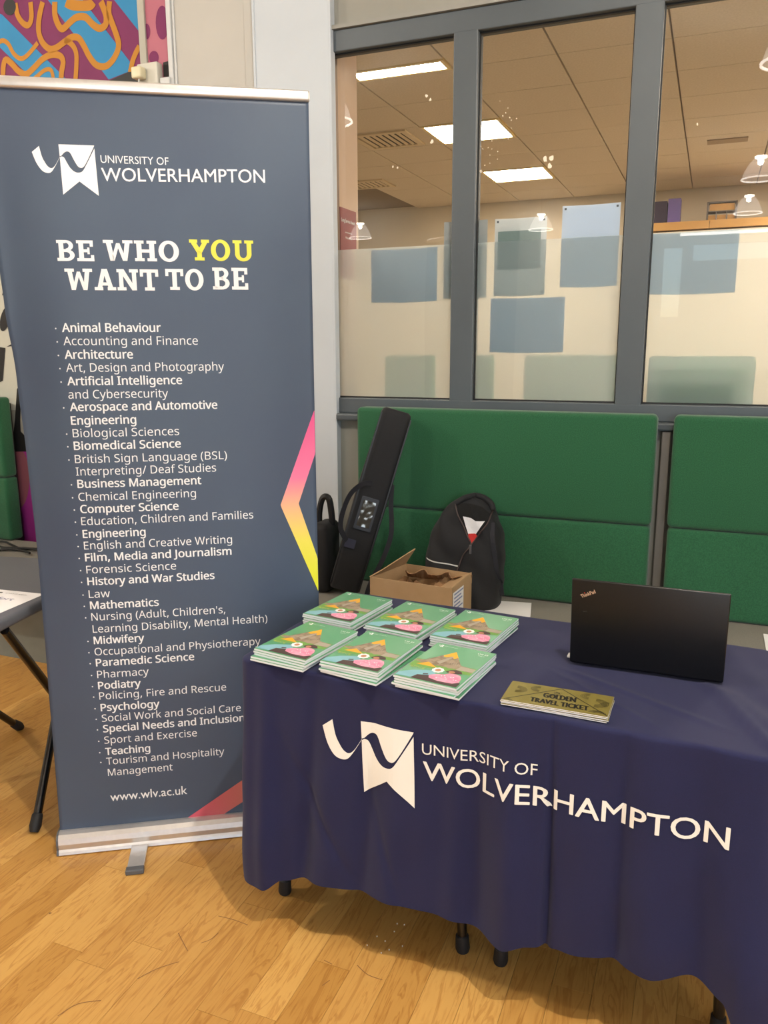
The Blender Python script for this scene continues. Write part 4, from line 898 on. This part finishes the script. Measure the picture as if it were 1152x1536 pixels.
# cardboard box, open, one flap up
bx2 = root('cardboard_box', 'open brown cardboard box with a raised flap on the bench', 'box', WF, (-.5, -.45, .449))
c0 = [(-.660, -.552), (-.330, -.580), (-.318, -.365), (-.600, -.325)]; z0, z1 = .4485, .648
def wallp(a, c_, name, th=.004, zz=z1):
    a, c_ = Vector((*a, 0)), Vector((*c_, 0)); dd = (c_-a).normalized(); nn = Vector((-dd.y, dd.x, 0))*th
    V = [a+Vector((0, 0, z0)), c_+Vector((0, 0, z0)), c_+Vector((0, 0, zz)), a+Vector((0, 0, zz))]; V += [v+nn for v in V]
    return MB().add(V, [(0, 1, 2, 3), (7, 6, 5, 4), (0, 4, 5, 1), (1, 5, 6, 2), (2, 6, 7, 3), (3, 7, 4, 0)]).build(name, M_card, bx2)
for i in range(4): wallp(c0[i], c0[(i+1) % 4], 'side_panel')
MB().add([(*p, z0+.004) for p in c0]+[(*p, z0) for p in c0], [(0, 1, 2, 3), (7, 6, 5, 4)]).build('bottom', M_card2, bx2)
def flap(P, name='flap'):
    a, b_, c_, d_ = [Vector(p) for p in P]; nn = (b_-a).cross(d_-a).normalized()*.004; V = [a, b_, c_, d_, a+nn, b_+nn, c_+nn, d_+nn]
    MB().add(V, [(3, 2, 1, 0), (4, 5, 6, 7), (0, 1, 5, 4), (1, 2, 6, 5), (2, 3, 7, 6), (3, 0, 4, 7)]).build(name, M_card, bx2)
flap([(-.600, -.325, z1), (-.660, -.552, z1), (-.625, -.50, .668), (-.560, -.325, .712)])
flap([(-.330, -.580, z1), (-.318, -.365, z1), (-.390, -.36, .615), (-.400, -.545, .622)])
V = []; F = []
for i in range(37):
    x = -.585+.26*i/36; V += [(x, -.345+.004*(i % 2), .60), (x+.01, -.40-.03*sin(i*.5)+.004*(i % 2), .640+.004*sin(i*.9))]
for i in range(36): F.append((2*i, 2*i+2, 2*i+3, 2*i+1))
o = link('corrugated_liner', V, F, M_card2, bx2); so = o.modifiers.new('s', 'SOLIDIFY'); so.thickness = .003
V = []; F = []
for j in range(10):
    for i in range(16): V.append((-.63+.28*i/15+.01*R.random(), -.545+.2*j/9, .565+.035*R.random()+.02*sin(i*.8)*sin(j)))
for j in range(9):
    for i in range(15): F.append((j*16+i, j*16+i+1, j*16+i+17, j*16+i+16))
link('crumpled_paper', V, F, M_card2, bx2)
lb = MB(); e0 = Vector((-.330, -.580, 0)); e1 = Vector((-.318, -.365, 0)); ed = (e1-e0); ln_ = Vector((ed.y, -ed.x, 0)).normalized()
def lab_pt(u, z, o=.0015): return tuple(e0+ed*u+ln_*o+Vector((0, 0, z)))
lb.add([lab_pt(.03, .535), lab_pt(.56, .535), lab_pt(.56, .628), lab_pt(.03, .628)], [(0, 1, 2, 3)]); lo = lb.build('address_label', M_paper, bx2)
tx = MB()
for k, wd_ in enumerate((.45, .35, .4, .3, .42)):
    zc = .615-.014*k; tx.add([lab_pt(.09, zc, .002), lab_pt(.09+wd_, zc, .002), lab_pt(.09+wd_, zc+.006, .002), lab_pt(.09, zc+.006, .002)], [(0, 1, 2, 3)])
tx.build('label_print', mat('blue_ink', '7d8bb5', .7), lo)
# loose papers on the seat
tag(MB().add([(-.36, -.185, .4485), (-.351, -.075, .4485), (-.150, -.04, .4485), (-.118, -.215, .4485), (-.33, -.33, .4485)]+[(-.36, -.185, .4500), (-.351, -.075, .4500), (-.150, -.04, .4500), (-.118, -.215, .4500), (-.33, -.33, .4500)], [(0, 1, 2, 3, 4), (9, 8, 7, 6, 5), (0, 5, 6, 1), (1, 6, 7, 2), (2, 7, 8, 3), (3, 8, 9, 4), (4, 9, 5, 0)]).build('paper_sheet', M_paper, None, WF, (-.25, -.15, .4485)), 'blank white paper lying on the seat beside the rucksack', 'paper')
tag(MB().box((.722, -.32, .4485), (.93, -.09, .4500)).build('paper_sheet', M_paper, None, WF, (.8, -.2, .4485)), 'white paper corner on the seat at the right edge of the photo', 'paper')

# ================================================================== LEFT EDGE: grey folding table
gf = Frame(-1.090, 2.165, -12)
gt = root('folding_table', 'grey plastic folding table at the left edge behind the banner', 'table', gf, (-.3, .3, 0))
MB().box((-.80, -.10, .704), (.0, .635, .740), .012, 3).build('tabletop', M_tablegrey, gt, smooth=50)
def gl(p): d_ = Vector((p[0]-gf.o[0], p[1]-gf.o[1], 0)); return Vector((d_.x*gf.c+d_.y*gf.s, -d_.x*gf.s+d_.y*gf.c, p[2]))
for a, c_ in (((-1.107, 2.262, 0), (-1.07, 2.72, .70)), ((-1.10, 2.80, 0), (-1.095, 2.19, .70)), ((-1.46, 2.97, 0), (-1.64, 2.32, .70)), ((-1.62, 2.42, 0), (-1.50, 2.86, .70))):
    p, q = gl(a), gl(c_); o = MB().tube([p+(q-p)*.02, q], .0135, 14).build('leg', M_steel, gt, smooth=True); dd = (q-p).normalized()
    MB().tube([p+Vector((0, 0, .004)), p+dd*.02+Vector((0, 0, .002)), p+dd*.055, p+dd*.06], [.013, .019, .017, .014], 12).build('rubber_foot', M_rub, o, smooth=True)
pf_ = Frame(-1.065, 2.405, -17)
ps = root('name_card', 'white paper sign with blue lettering on the grey folding table', 'paper', pf_, (-.15, -.1, .7405))
MB().box((-.297, -.21, .7405), (0, 0, .7412)).build('sheet', M_paper, ps)
pn = lambda x, y: (x, y, .7416)
for w_, a, c_, y_, h_ in (('De Montfort', -.25, -.052, -.085, .022), ('University', -.215, -.080, -.125, .020)):
    tx = MB(); put_text(tx, w_, a, c_, y_, h_, pn, 0, 2); tx.build('sign_word', mat('indigo_ink', '4b4a86', .6), ps)
tx = MB(); put_text(tx, 'DE MONTFORT UNIVERSITY', -.125, -.045, -.030, .006, pn, 0, 1); put_poly(tx, [(-.145+.008*cos(i*pi/4), -.027+.006*sin(i*pi/4)) for i in range(8)], pn); tx.build('letterhead', M_ink, ps)
cb = root('cable_tangle', 'black cables lying on the far-left bench seat', 'cable', WF, (-2.95, -.2, .449))
for k in range(4):
    P = [(-3.15+.11*i+.01*R.random(), -.10-.03*k+.035*sin(i*1.7+k), .456+.008*abs(sin(i*2.1+k))) for i in range(5)]; MB().tube(smooth_line(P, 5), .006, 8).build('cable', M_blk, cb, smooth=True)
# socket and plug above the banner
sk = root('wall_socket', 'white double wall socket above the banner by the pink paint', 'socket', WF, (-2.0, .1, 2.7))
MB().box((-2.075, .085, 2.665), (-1.962, .128, 2.768), .006).build('socket_box', mat('white_abs', 'c9c7bb', .4), sk, smooth=50); MB().box((-1.958, .095, 2.60), (-1.905, .128, 2.70), .004).build('spur_plate', M_trim, sk)
MB().box((-2.075, .04, 2.695), (-2.02, .084, 2.745), .008).build('plug', mat('ivory_plug', 'd6cfae', .4), sk, smooth=50)
MB().tube(smooth_line([(-2.045, .06, 2.695), (-2.045, .055, 2.66), (-2.05, .08, 2.60), (-2.05, .115, 2.4)], 4), .004, 8).build('plug_lead', M_trim, sk, smooth=True)

# tidy: every part name in plain words, object data follow
for o in C.objects:
    if o.type == 'MESH' and o.data.users == 1: o.data.name = o.name
